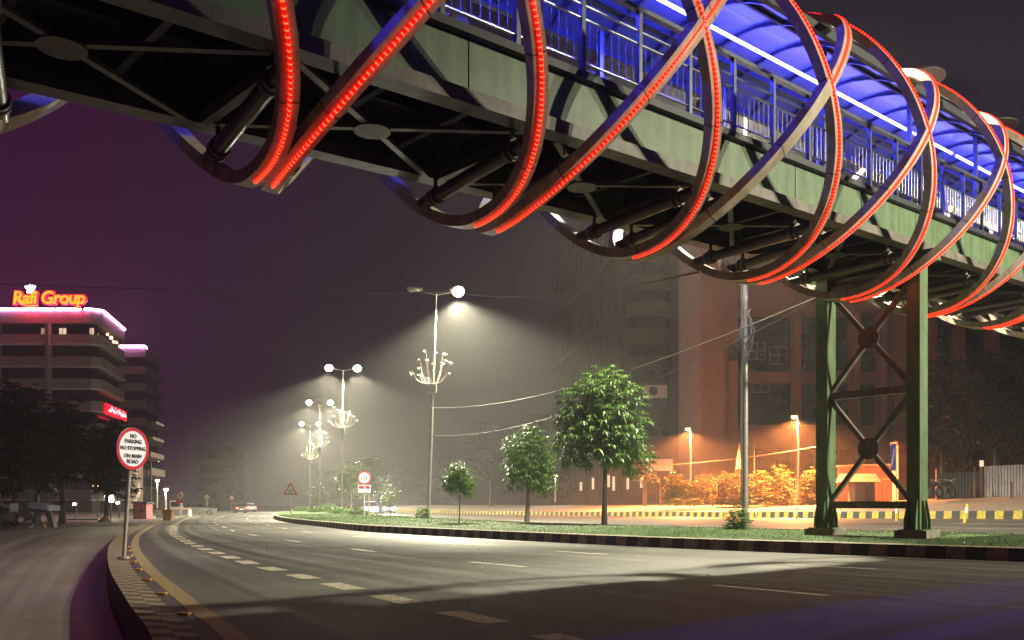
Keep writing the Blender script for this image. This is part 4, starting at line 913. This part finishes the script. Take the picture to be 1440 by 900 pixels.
# rounded bay with ribbon windows on the street face
for k in range(10):
    z = 7.0 + 3.0 * k
    def arc(r): return [V((15.4 - r * math.cos(math.pi * i / 14), 100 - r * .55 * math.sin(math.pi * i / 14), 0)) for i in range(15)]
    m = MB(); a = [p + V((0, 0, z)) for p in arc(2.6)]; m.prism(a, (0, 0, 1.65)); bay = m.build('bay_spandrel', M_BLDA, bC)
    m = MB(); a = [p + V((0, 0, z + 1.65)) for p in arc(2.3)]; m.prism(a, (0, 0, 1.35)); m.build('bay_window', M_GLASS, bay)
    for X in (19.3, 21.2):
        m = MB(); m.box(X - .55, X + .55, 99.9, 99.995, z + .2, z + 1.7); m.build('window', M_GLASS, bC)
for x, y0, y1 in ((817, 678, 690), (834, 672, 688), (856, 668, 685), (863, 670, 690), (883, 672, 688), (902, 672, 686)):
    a = px(x - 1.6, y1, 99.7); b = px(x + 1.6, y0, 99.7); m = MB(); m.box(a.x, b.x, 99.7, 99.85, a.z, b.z)
    if a.x > 12.6: m.build('lit_window', M_LITWIN, bC)
    else:
        lw = thing('lit_shopfront', ('narrow lit doorway just right of the tallest tree trunk' if x > 860 else 'narrow lit doorway just behind the tallest tree trunk') if x > 840 else ('faint tall lit panel under the medium tree' if x < 820 else 'narrow lit panel under the crown of the tallest tree'), 'shopfront', tuple(a)); m.build('lit_panel', M_LITWIN, lw); f = MB(); f.box(a.x - .5, b.x + .5, 99.86, 100.4, .6, b.z + .4); f.build('shop_wall', M_BLDA, lw)
m = MB(); a = px(905, 560, 99.0); b = px(936, 543, 99.0); m.box(a.x, b.x, 98.1, 98.6, a.z, b.z); ac = thing('cooling_unit', 'pale boxy cooling unit fixed high on the dark building corner', 'cooling unit', ((a.x + b.x) / 2, 98.3, a.z)); m.build('casing', M_SWHITE, ac)
m = MB(); m.disc(((a.x * .62 + b.x * .38), 98.08, (a.z + b.z) / 2), (0, 1, 0), .50, .03, 20); m.build('fan_grille', M_SBLACK, ac); m = MB(); m.bar((a.x + .2, 98.3, a.z - .05), (a.x + .2, 98.3, a.z - .5), .1); m.bar((b.x - .2, 98.3, a.z - .05), (b.x - .2, 98.3, a.z - .5), .1); m.build('bracket', M_EAVE, ac)
# pale office with columns, behind the pier
bD = thing('columned_building', 'pale stone office with a blank tower wall and columns, lit orange from below', 'building', (30, 90, .6))
m = MB(); m.box(18.0, 20.4, 85, 96, .3, 31); m.build('tower_wall', M_BLDB, bD)
m = MB(); m.box(20.403, 21.8, 85.8, 96, .3, 31); m.build('tower_return', M_BLDB, bD)
m = MB(); m.box(21.8, 52, 90.2, 100, .3, 26); m.build('glazing', M_GLASS, bD)
for x, w_ in ((1122, 8), (1157, 7), (1205, 9), (1243, 9), (1266, 17), (1312, 10), (1352, 10), (1400, 10)):
    X = (x - 720) / FPX * 87; m = MB(); m.box(X - w_ * .035, X + w_ * .035, 86.9, 88.4, .3, 19.9); m.build('column', M_BLDB, bD)
for z0, z1, y0 in ((20.0, 22.6, 86.4), (13.2, 14.3, 88.6), (6.6, 8.9, 87.6), (25.0, 27.2, 86.0)):
    m = MB(); m.box(21.82, 52, y0, 90.1, z0, z1); m.build('beam', M_BLDB, bD)
for x, y in ((1064, 494), (1070, 540), (1094, 500)):
    c = px(x, y, 90.1); m = MB(); m.box(c.x - .9, c.x + .9, 90.02, 90.18, c.z - .9, c.z + .9); wf = m.build('window_frame', M_BLDB, bD)
    for i in (-1, 1):
        for j in (-1, 1): m = MB(); m.box(c.x + i * .42 - .36, c.x + i * .42 + .36, 89.98, 90.01, c.z + j * .42 - .36, c.z + j * .42 + .36); m.build('pane', M_GLASS, wf)
m = MB(); a = px(1048, 440, 84.9); m.box(20.9, 21.7, 85.6, 85.79, a.z - 4.4, a.z - 3.2); m.build('window', M_GLASS, bD)

# ------------------------------------------------------------------ pavement furniture on the right
def fence(x0, x1, Y0, Y1, z, H, label):
    a = V(((x0 - 720) / FPX * Y0, Y0, z)); b = V(((x1 - 720) / FPX * Y1, Y1, z)); t = thing('iron_fence', label, 'fence', tuple(a), 'iron railings along the lit garden'); L = (b - a).length; n = max(1, int(L / 2.4)); d = (b - a) / n
    for k in range(n):
        p = a + d * k; m = MB()
        for i in range(14): q = p + d * (i + .5) / 14; m.bar(q, q + V((0, 0, H)), .035)
        for zz in (.15, H - .18): m.bar(p + V((0, 0, zz)), p + d + V((0, 0, zz)), .05)
        m.build('fence_panel', M_FENCE, t); m = MB(); m.bar(p - V((0, 0, .1)), p + V((0, 0, H + .12)), .09); m.build('fence_post', M_FENCE, t)
fence(905, 1000, 66.5, 66.0, .98, 1.75, 'low stretch of iron railings below the blank billboard'); fence(1002, 1150, 65.6, 62.5, .98, 2.0, 'iron railings between the tall pole and the left pier column'); fence(1178, 1262, 62, 59, 1.0, 1.9, 'iron railings seen through the legs of the pier')
def wall_thing(name, label, poly, z0, z1, m_, cap=.12):
    t = thing(name, label, 'wall', (poly[0][0], poly[0][1], z0)); slab(poly, z0, z1).build('wall', m_, t); slab(inset(poly, -.06), z1 + .003, z1 + cap).build('coping', M_BLDB, t); return t
X_ = lambda x, Y: (x - 720) / FPX * Y
wall_thing('garden_wall', 'low orange lit wall behind the golden bushes', [(X_(1005, 72), 72), (X_(1200, 70), 70), (X_(1200, 70), 70.4), (X_(1005, 72), 72.4)], .6, 2.0, M_BLDB)
wall_thing('boundary_wall', 'orange lit boundary wall seen between the pier columns', [(X_(1180, 64), 64), (X_(1262, 62), 62), (X_(1262, 62), 62.4), (X_(1180, 64), 64.4)], .6, 3.75, mat('dull_red_brick', (.11, .050, .042), .9, scale=5))
t = thing('gate_pier', 'tall square masonry gate pier lit orange beside the right pier column', 'wall', (X_(1269, 58), 58, .9)); m = MB(); m.box(X_(1269, 58) - .45, X_(1269, 58) + .45, 57.6, 58.5, .6, 4.9); m.build('shaft', M_BLDB, t); m = MB(); m.box(X_(1269, 58) - .55, X_(1269, 58) + .55, 57.5, 58.6, 4.903, 5.1); m.build('cap', M_BLDB, t)
# guard hut with a gable roof
Xh, Yh = X_(1214, 57), 57; t = thing('guard_hut', 'small dark guard hut with a pale gable roof between the pier columns', 'hut', (Xh, Yh, 1.0))
m = MB(); m.box(Xh - .75, Xh + .5, Yh - .6, Yh + .6, .9, 2.45); m.build('wall', M_BLDA, t); m = MB(); m.prism([(Xh - 1.5, Yh - .8, 2.46), (Xh - 1.5, Yh + .8, 2.46), (Xh - 1.5, Yh, 3.0)], (2.3, 0, 0)); m.build('roof', M_CONC, t); m = MB(); m.box(Xh - .1, Xh + .3, Yh - .64, Yh - .605, 1.0, 2.2); m.build('door', M_SBLACK, t)
# blank billboard
a = px(915.5, 662, 69); b = px(946, 645.5, 69); t = thing('billboard', 'blank pale billboard on a post behind the lollipop bush', 'billboard', ((a.x + b.x) / 2, 69, 1.0)); m = MB(); m.box(a.x, b.x, 68.94, 69.06, a.z, b.z); m.build('panel', M_SWHITE, t); m = MB(); m.box(a.x - .05, b.x + .05, 69.061, 69.12, a.z - .05, b.z + .05); m.build('frame', M_FENCE, t); m = MB(); m.bar(((a.x + b.x) / 2 - .1, 69.18, .9), ((a.x + b.x) / 2 - .1, 69.18, b.z - .1), .12); m.build('post', M_FENCE, t)
# flag poles
for x, y0, lb, fl in ((1040, 612, 'flagpole with a furled pale flag left of the tall pole', True), (1061, 604, 'bare flagpole right of the tall pole', False)):
    p = V((X_(x, 74), 74, 1.0)); H = (700 - y0) / FPX * 74; t = thing('flagpole', lb, 'flagpole', tuple(p)); m = MB(); m.tube([p, p + V((0, 0, H))], .05, 8); m.build('pole', M_POLE, t)
    if fl: m = MB(); m.prism([p + V((0, -.06, H)), p + V((-.25, -.06, H - 1.5)), p + V((-.32, -.06, H - 2.3)), p + V((.15, -.06, H - 2.2)), p + V((.05, -.06, H - 1.0))], (0, .12, 0)); m.build('flag', M_SWHITE, t)
# blue street banner
p = V((X_(1260, 46), 46, .9)); t = thing('street_banner', 'narrow blue banner hung on a pole beside the right pier column', 'banner', tuple(p)); m = MB(); m.tube([p, p + V((0, 0, 3.3))], .035, 8); m.build('pole', M_POLE, t); m = MB(); m.box(p.x - .28, p.x - .04, 45.98, 46.0, 2.75, 4.15); bn = m.build('cloth', mat('blue_cloth', (.05, .04, .26), .7), t); m = MB(); m.prism([(p.x - .25, 45.972, 3.0), (p.x - .22, 45.972, 3.0), (p.x - .08, 45.972, 3.9), (p.x - .11, 45.972, 3.9)], (0, .004, 0)); m.build('pale_stripe', M_SWHITE, bn); m = MB(); m.bar((p.x - .3, 46.01, 4.16), (p.x, 46.01, 4.16), .03); m.build('bracket', M_POLE, t)
# corrugated hoarding, dark gate
def corr(a, b, z0, z1, n, m_, name):
    a = V(a); b = V(b); d = (b - a) / n; nn = V((d.y, -d.x, 0)).normalized() * .05; m = MB(); pts = []
    for i in range(n): pts += [a + d * i, a + d * (i + .3), a + d * (i + .45) + nn, a + d * (i + .85) + nn]
    pts.append(b)
    for p, q in zip(pts, pts[1:]): m.quad(V((p.x, p.y, z0)), V((q.x, q.y, z0)), V((q.x, q.y, z1)), V((p.x, p.y, z1))); m.quad(V((p.x, p.y, z0)) - nn * .3, V((p.x, p.y, z1)) - nn * .3, V((q.x, q.y, z1)) - nn * .3, V((q.x, q.y, z0)) - nn * .3)
    return m
A0, A1 = V((X_(1384, 46.5), 46.5, 0)), V((X_(1540, 41), 41, 0))
t = thing('hoarding', 'grey corrugated metal hoarding at the right edge behind the far kerb', 'fence', (A0.x, A0.y, 1.45)); corr(A0, A1, 1.40, 3.02, 34, M_HOARD, 'x').build('corrugated_sheet', M_HOARD, t); m = MB(); m.bar(A0 + V((0, .15, 2.85)), A1 + V((0, .15, 2.85)), .07); m.bar(A0 + V((0, .15, 1.8)), A1 + V((0, .15, 1.8)), .07); m.build('rail', M_FENCE, t)
B0 = V((X_(1318, 49), 49, 0)); t = thing('dark_gate', 'dark sheet metal gate between the pier and the grey hoarding', 'gate', (B0.x, B0.y, 1.35)); corr(B0, A0 + V((-.1, .05, 0)), 1.30, 2.75, 14, M_CARBODY, 'x').build('gate_sheet', M_CARBODY, t); m = MB(); m.bar(B0 + V((0, 0, 1.2)), B0 + V((0, 0, 3.0)), .14); m.build('gate_post', M_FENCE, t); m = MB(); m.bar(A0 + V((-.1, .05, 1.2)), A0 + V((-.1, .05, 3.0)), .12); m.build('gate_post', M_FENCE, t)
a = px(1364, 656, 46.3); t = thing('lit_board', 'small lit board over the dark gate', 'sign', tuple(a)); m = MB(); m.box(a.x, a.x + .5, 46.3, 46.36, a.z, a.z + .30); m.build('board', M_GLASS, t); m = MB(); m.box(a.x + .53, a.x + .72, 46.3, 46.36, a.z, a.z + .32); m.build('lit_panel', M_LITWIN, t); m = MB(); m.bar((a.x + .3, 46.4, 1.3), (a.x + .3, 46.4, a.z), .05); m.build('post', M_FENCE, t)
p = V((X_(1422, 43), 43, 1.42)); t = thing('bollard', 'thin dark post standing in front of the grey hoarding', 'bollard', tuple(p)); m = MB(); m.tube([p - V((0, 0, .1)), p + V((0, 0, .62))], .05, 10); m.build('post', M_FENCE, t); m = MB(); m.ball(p + V((0, 0, .63)), .06); m.build('cap', M_FENCE, t)
# parked motorcycles
def motorcycle(p, a, label):
    t = thing('motorcycle', label, 'motorcycle', tuple(p), 'parked motorcycles'); p = V(p); f = V((math.cos(a), math.sin(a), 0)); s = V((-f.y, f.x, 0)); z = V((0, 0, 1))
    for k in (-.62, .62):
        c = p + f * k + z * .3; w = MB(); w.tube([c + (f * math.cos(q) + z * math.sin(q)) * .26 for q in [2 * math.pi * i / 20 for i in range(21)]], .045, 6, cap=False); wl = w.build('wheel', M_TYRE, t); h = MB(); h.disc(c, s, .2, .02, 16); h.disc(c, s, .05, .12, 8); h.build('rim', M_RIM, wl)
    m = MB(); m.tube([p + f * .62 + z * .3, p + f * .42 + z * .9], .03, 6); m.tube([p + f * .40 + z * .8, p - f * .1 + z * .45, p - f * .62 + z * .3], .035, 6); m.obox(p + f * .02 + z * .38, f * .17, s * .12, z * .14); m.build('frame', M_EAVE, t)
    m = MB(); m.ball(p + f * .18 + z * .75, .24, .13, .13); m.build('fuel_tank', M_CARBODY, t); m = MB(); m.obox(p - f * .3 + z * .74, f * .34, s * .1, z * .05); m.build('seat', M_SBLACK, t)
    m = MB(); m.tube([p + f * .36 + z * .98 - s * .33, p + f * .42 + z * .92, p + f * .36 + z * .98 + s * .33], .018, 6); m.build('handlebar', M_RIM, t); m = MB(); m.ball(p + f * .52 + z * .84, .07, .09, .09); m.build('headlight', M_RIM, t)
motorcycle((X_(1309, 46), 46, 1.33), .4, 'dark motorcycle parked nearest the right pier column'); motorcycle((X_(1330, 46.5), 46.5, 1.36), .6, 'dark motorcycle parked before the dark gate')
small_lamp(px(781, 706, 92), 2.6, 'small white lamp right of the medium median tree', M_SMALLW, (1, .93, .85), 500, (.0, -.3))

# ------------------------------------------------------------------ cars
def car(p, a, label, paint, head=False, tail=False, group=None, name='parked_car'):
    t = thing(name, label, 'car', tuple(p), group); p = V(p); f = V((math.cos(a), math.sin(a), 0)); s = V((-f.y, f.x, 0)); z = V((0, 0, 1)); K = .82
    def P(x, y, h): return p + (f * x + s * y + z * h) * K
    def loft(prof, wd, m_, nm, par=t):
        m = MB(); n = len(prof); vs = []
        for sg in (-1, 1): vs += [P(x, sg * w, h) for (x, h), w in zip(prof, wd)]
        m.add(vs, [tuple(range(n)), tuple(range(n, 2 * n))[::-1]] + [(i, n + i, n + (i + 1) % n, (i + 1) % n) for i in range(n)]); return m.build(nm, m_, par)
    loft([(-2.1, .30), (-2.15, .62), (-2.0, .92), (-1.2, .97), (1.0, .95), (1.9, .80), (2.15, .60), (2.15, .30), (1.7, .20), (-1.7, .20)], [.80, .84, .80, .82, .82, .76, .78, .80, .8, .8], paint, 'body')
    cb = loft([(-1.75, .95), (-1.25, 1.38), (-.5, 1.48), (.25, 1.42), (1.05, .95)], [.76, .60, .58, .60, .74], M_GLASS, 'cabin')
    loft([(-1.22, 1.40), (-.5, 1.505), (.24, 1.44), (.24, 1.47), (-.5, 1.535), (-1.22, 1.43)], [.60, .585, .60, .60, .585, .60], paint, 'roof', cb)
    for x in (-1.3, 1.3):
        for sg in (-1, 1):
            w = MB(); w.disc(P(x, sg * .72, .31), s, .31 * K, .18, 20); wl = w.build('wheel', M_TYRE, t); r = MB(); r.disc(P(x, sg * .72, .31) + s * sg * .095, s, .19 * K, .02, 16); r.build('rim', M_RIM, wl)
    for sg in (-1, 1):
        m = MB(); m.ball(P(2.08, sg * .60, .66), .12, .17, .12); m.build('headlight', M_HEADL if head else M_RIM, t)
        m = MB(); m.obox(P(-2.12, sg * .64, .74), f * .03, s * .12, z * .07); m.build('tail_light', M_TAILL if tail else M_SRED, t)
        if head: lamp_light('headlight_beam', P(2.25, sg * .60, .66), 5000, t, col=(1, .92, .78), size=R_(70), blend=.8, aim=f + V((0, 0, -.03)), rad=.08)
    m = MB(); m.obox(P(-2.14, 0, .55), f * .02, s * .24, z * .06); m.build('number_plate', M_SWHITE, t)
    return t
def facing(x, Y, tx, tY): return math.atan2(tY - Y, tx - x)
car((X_(520, 84) , 84, .10), facing(X_(520, 84), 84, -2.2, 40), 'oncoming car with glaring headlights right of the round sign', M_CARPALE, head=True, name='oncoming_car')
car((X_(544, 92), 92, .10), facing(X_(544, 92), 92, 0.5, 45), 'second oncoming car with lit headlights, right behind the glare', M_CARBODY, head=True, name='oncoming_car')
car((X_(338, 112), 112, 0.0), R_(112), 'car with lit red tail lights standing in for traffic light trails at the road bend', M_CARBODY, tail=True, name='stand_in_car')  # lit cars added in place of the red streaks of passing traffic
car((X_(352, 128), 128, 0.0), R_(112), 'farther car with lit tail lights standing in for traffic light trails at the bend', M_CARPALE, tail=True, name='stand_in_car')
car((X_(279, 92), 92, -.04), R_(20), 'dim car parked beyond the left kerb between the two round signs', M_CARPALE)
car((X_(20, 47), 45, -.02), R_(60), 'dark car parked under the trees at the left edge', M_CARBODY)

# ------------------------------------------------------------------ the left roadside
Yb = 66; a = px(187, 733, Yb); b = px(206, 708, Yb); t = thing('pink_booth', 'small pink kiosk booth with a dark window beside the no parking sign', 'booth', ((a.x + b.x) / 2, Yb, -.1)); m = MB(); m.box(a.x, b.x, Yb, Yb + 1.1, -.15, b.z); m.build('wall', mat('pink_paint', (.50, .12, .13), .6), t); m = MB(); m.prism([(a.x - .1, Yb - .12, b.z + .003), (b.x + .1, Yb - .12, b.z + .003), (b.x + .1, Yb - .12, b.z + .10), (a.x - .1, Yb - .12, b.z + .16)], (0, 1.35, 0)); m.build('roof', M_EAVE, t); c = px(199, 719, Yb); m = MB(); m.box(c.x - .12, c.x + .12, Yb - .02, Yb - .003, c.z - .09, c.z + .09); m.build('window', M_SBLACK, t)
p = V((X_(212.5, 74), 74, -.05)); t = thing('utility_pole', 'thin utility pole with a crossarm rising behind the pink booth', 'utility pole', tuple(p)); m = MB(); m.tube([p, p + V((0, 0, 4.75))], [.09, .06], 8); m.build('pole', M_EAVE, t); m = MB(); m.bar(p + V((-.75, 0, 4.6)), p + V((.75, 0, 4.6)), .07); m.build('crossarm', M_EAVE, t); m = MB(); [m.tube([p + V((x, 0, 4.63)), p + V((x, 0, 4.80))], .03, 6) for x in (-.6, .6)]; m.build('insulator', M_SWHITE, t)
p = gp(237, 732, .02); t = thing('planter_box', 'brown square planter box standing on the left kerb', 'planter', tuple(p)); w_ = .26; m = MB(); m.prism([p + V((-w_, -w_, 0)), p + V((w_, -w_, 0)), p + V((w_ * 1.15, -w_, .62)), p + V((-w_ * 1.15, -w_, .62))], (0, 2 * w_, 0)); m.build('tub', mat('brown_paint', (.34, .19, .08), .7), t); m = MB(); m.box(p.x - .33, p.x + .33, p.y - w_ - .03, p.y + w_ + .03, .642, .70); m.build('rim', mat('brown_rim', (.26, .14, .06), .7), t)
p = gp(267, 726, .02); t = thing('kerb_post', 'short pale concrete post on the far left kerb', 'bollard', tuple(p)); m = MB(); m.tube([p, p + V((0, 0, .52))], [.16, .13], 12); m.build('post', M_SWHITE, t); m = MB(); m.ball(p + V((0, 0, .52)), .13, .13, .06); m.build('cap', M_SWHITE, t)
wall_thing('low_wall', 'low pale wall right of the pink booth', [(X_(219, 73), 73), (X_(231, 73), 73), (X_(231, 73), 73.3), (X_(219, 73), 73.3)], -.2, .62, M_SWHITE)
wall_thing('low_wall', 'long dark low wall behind the kerb signs, left of the dim parked car', [(X_(240, 88), 88), (X_(266, 90), 90), (X_(266, 90), 90.3), (X_(240, 88), 88.3)], -.2, .55, M_BLDA)
# covered stall, handcart, boards and railing under the dark trees
M_CLOTH = mat('grey_sheeting', (.20, .18, .18), .85, scale=5, var=.3)
Ys = 42; t = thing('covered_stall', 'roadside stall wrapped in pale sheets under the dark trees', 'stall', (X_(60, Ys), Ys, -.05))
for x0, x1, lean_ in ((47, 58, -.06), (66, 77, .10)):
    a = px(x0, 748, Ys); b = px(x1, 714, Ys); n = 9; top_ = [V((a.x + (b.x - a.x) * i / n + lean_ * -2, Ys + .08 * math.sin(i * 2.1), b.z)) for i in range(n + 1)]; bot = [V((a.x + (b.x - a.x) * i / n + lean_ * 2, Ys - .25 + .12 * math.sin(i * 2.1 + 1), -.05)) for i in range(n + 1)]
    m = MB(); strip_into(m, bot, top_); strip_into(m, [q + V((0, .03, 0)) for q in top_], [q + V((0, .03, 0)) for q in bot]); m.build('sheet', M_CLOTH, t)
a = px(44, 714, Ys); b = px(70, 706, Ys); m = MB(); m.prism([(a.x, Ys - .3, a.z - .02), (b.x + .1, Ys - .3, a.z - .14), (b.x, Ys - .3, a.z + .10), (a.x + .05, Ys - .3, b.z)], (0, 1.2, 0)); m.build('awning', mat('pale_blue_awning', (.40, .45, .55), .6), t); m = MB(); m.bar((X_(47, Ys), Ys + .6, -.1), (X_(47, Ys), Ys + .6, 1.0), .05); m.build('post', M_EAVE, t); m = MB(); m.bar((X_(76, Ys), Ys + .6, -.1), (X_(76, Ys), Ys + .6, 1.0), .05); m.build('post', M_EAVE, t)
m = MB(); a = px(48, 743, Ys - .5); m.prism([(a.x, Ys - .5, a.z), (a.x + .35, Ys - .5, a.z + .03), (a.x + .42, Ys - .5, a.z + .22), (a.x + .52, Ys - .5, a.z + .05), (a.x + .78, Ys - .5, a.z + .02), (a.x + .6, Ys - .5, a.z - .08)], (0, .12, 0)); ob = m.build('yellow_bundle', mat('yellow_cloth', (.48, .28, .03), .7), t)
Yc = 41; a = px(17, 752, Yc); b = px(40, 741, Yc); t = thing('handcart', 'grey box handcart parked left of the covered stall', 'handcart', ((a.x + b.x) / 2, Yc, -.2)); m = MB(); m.box(a.x, b.x, Yc, Yc + .6, a.z + .12, b.z); m.build('tray', M_HOARD, t); m = MB(); m.bar((b.x, Yc + .1, b.z - .05), (b.x + .2, Yc + .1, b.z + .12), .04); m.build('handle', M_SWHITE, t)
for q in (a.x + .15, b.x - .15): m = MB(); m.disc((q, Yc - .04, a.z + .1), (0, 1, 0), .12, .05, 14); m.build('wheel', M_TYRE, t)
a = px(13.5, 722, 44); b = px(25, 708, 44); t = thing('notice_board', 'small pale board on a post at the left edge', 'sign', ((a.x + b.x) / 2, 44, 0)); m = MB(); m.box(a.x, b.x, 44, 44.04, a.z, b.z); m.build('board', M_SWHITE, t); m = MB(); m.bar(((a.x + b.x) / 2, 44.07, -.1), ((a.x + b.x) / 2, 44.07, b.z), .06); m.build('post', M_EAVE, t)
Yr = 52; a = px(94, 744, Yr); b = px(137, 730, Yr); t = thing('barrier_railing', 'low metal crowd railing right of the covered stall', 'railing', (a.x, Yr, -.05)); m = MB(); m.tube([(a.x, Yr, .12), (b.x, Yr, .12)], .025, 6); m.tube([(a.x, Yr, b.z), (b.x, Yr, b.z)], .03, 6); m.build('rail', M_POLE, t)
m = MB(); [m.tube([(a.x + (b.x - a.x) * i / 16, Yr, .12), (a.x + (b.x - a.x) * i / 16, Yr, b.z)], .013, 5) for i in range(17)]; m.build('bar', M_POLE, t); m = MB(); [m.bar((x, Yr - .2, -.08), (x, Yr + .2, -.08), .05) or m.bar((x, Yr, -.08), (x, Yr, .14), .04) for x in (a.x + .1, b.x - .1)]; m.build('foot', M_POLE, t)
p = V((X_(149, 55), 55, -.06)); t = thing('sand_heap', 'low orange heap of sand beside the railing', 'heap', tuple(p)); rnd = random.Random(2); m = MB(); n = 20; vs = [p + V((0, 0, .42))]; 
for j in range(1, 5): vs += [p + V((math.cos(2 * math.pi * k / n) * .13 * j * rnd.uniform(.85, 1.15), math.sin(2 * math.pi * k / n) * .13 * j * rnd.uniform(.85, 1.15), .42 * (1 - j / 4) + (rnd.uniform(0, .04) if j < 4 else -.02))) for k in range(n)]
m.add(vs, [(0, 1 + k, 1 + (k + 1) % n) for k in range(n)] + [(1 + j * n + k, 1 + (j + 1) * n + k, 1 + (j + 1) * n + (k + 1) % n, 1 + j * n + (k + 1) % n) for j in range(3) for k in range(n)]); m.build('mound', mat('sand', (.30, .17, .09), .95, bump=.6), t)
for x, y, Y, lb in ((104, 709, 72, 'tiny pinkish lamp under the dark trees above the railing'), (153, 701, 70, 'cold white lit shop window seen through the dark trees'), (165, 707, 71, 'small greenish light left of the no parking sign pole'), (135, 680, 74, 'warm lit window high in the dark trees')):
    c = px(x, y, Y); t = thing('shop_light', lb, 'light', tuple(c)); r = {153: .32, 135: .28}.get(x, .09); m = MB(); m.box(c.x - r, c.x + r, Y, Y + .1, c.z - r * .8, c.z + r * .8); m.build('lit_panel', M_LITWARM if x == 135 else M_SMALLW, t); m = MB(); m.box(c.x - r - .08, c.x + r + .08, Y + .101, Y + .3, c.z - r * .8 - .08, c.z + r * .8 + .08); m.build('housing', M_EAVE, t)
    m = MB(); m.bar((c.x, Y + .36, -.2), (c.x, Y + .36, c.z), .08); m.build('post', M_EAVE, t)

# ------------------------------------------------------------------ cables
def cable(a, b, sag, r, label, n=24):
    a = V(a); b = V(b); m = MB(); m.tube([a.lerp(b, i / n) - V((0, 0, sag * 4 * (i / n) * (1 - i / n))) for i in range(n + 1)], r, 6); return tag(m.build('overhead_cable', M_WIRE, base=a), label, 'cable', 'overhead cables')
e = px(985, 382, 15.2); cable(px(-30, 398, 40), px(640, 411, 30), .10, .018, 'thin dark cable crossing the sky from the left edge'); cable(px(640, 411, 30), e, .28, .016, 'cable running from the sky cable up to the bridge rings')
cable(px(604, 573, 47.2), px(1147, 419, 20.8), .75, .014, 'upper of the two cables from the lamp pole to the pier'); cable(px(603, 612, 47.2), px(1147, 423, 20.8), .95, .014, 'lower of the two cables from the lamp pole to the pier')
cable(px(905, 655, 75), px(1150, 628, 58), .25, .03, 'orange lit cable above the golden bushes')
# cables and a loop tied to the tall pole
p0 = V((6.56, 25.0, 0)); t = thing('cable_bundle', 'loose cable loops tied to the tall pole under the bridge', 'cable', (6.56, 24.9, 6.0)); m = MB(); m.tube([(6.43, 24.86, .5), (6.41, 24.86, 3.2), (6.42, 24.86, 7.4)], .018, 6); m.build('riser', M_WIRE, t)
m = MB(); cz_ = px(1050, 462, 24.85); rnd = random.Random(12)
for k in range(5): m.tube(smooth([(cz_.x + rnd.uniform(-.12, .14), 24.84, cz_.z + .55), (cz_.x + rnd.uniform(-.25, -.1), 24.8, cz_.z - .2), (cz_.x + rnd.uniform(-.3, .1), 24.82, cz_.z - rnd.uniform(.4, .9)), (cz_.x + rnd.uniform(.1, .25), 24.8, cz_.z - .1), (cz_.x + .02, 24.84, cz_.z + .5)], 5), .012, 5)
m.build('loop', M_WIRE, t)

# ------------------------------------------------------------------ night haze
m = MB(); m.box(-140, 140, -40, 260, -2.0, 48); hm_ = bpy.data.materials.new('haze'); hm_.use_nodes = True; ht = hm_.node_tree; ht.nodes.clear()
ho = ht.nodes.new('ShaderNodeOutputMaterial'); hv = ht.nodes.new('ShaderNodeVolumePrincipled'); hv.inputs['Color'].default_value = (0.90, 0.88, 0.86, 1); hv.inputs['Density'].default_value = HAZE; hv.inputs['Anisotropy'].default_value = 0.25
ht.links.new(hv.outputs[0], ho.inputs['Volume']); tag(m.build('haze', hm_), kind='stuff')
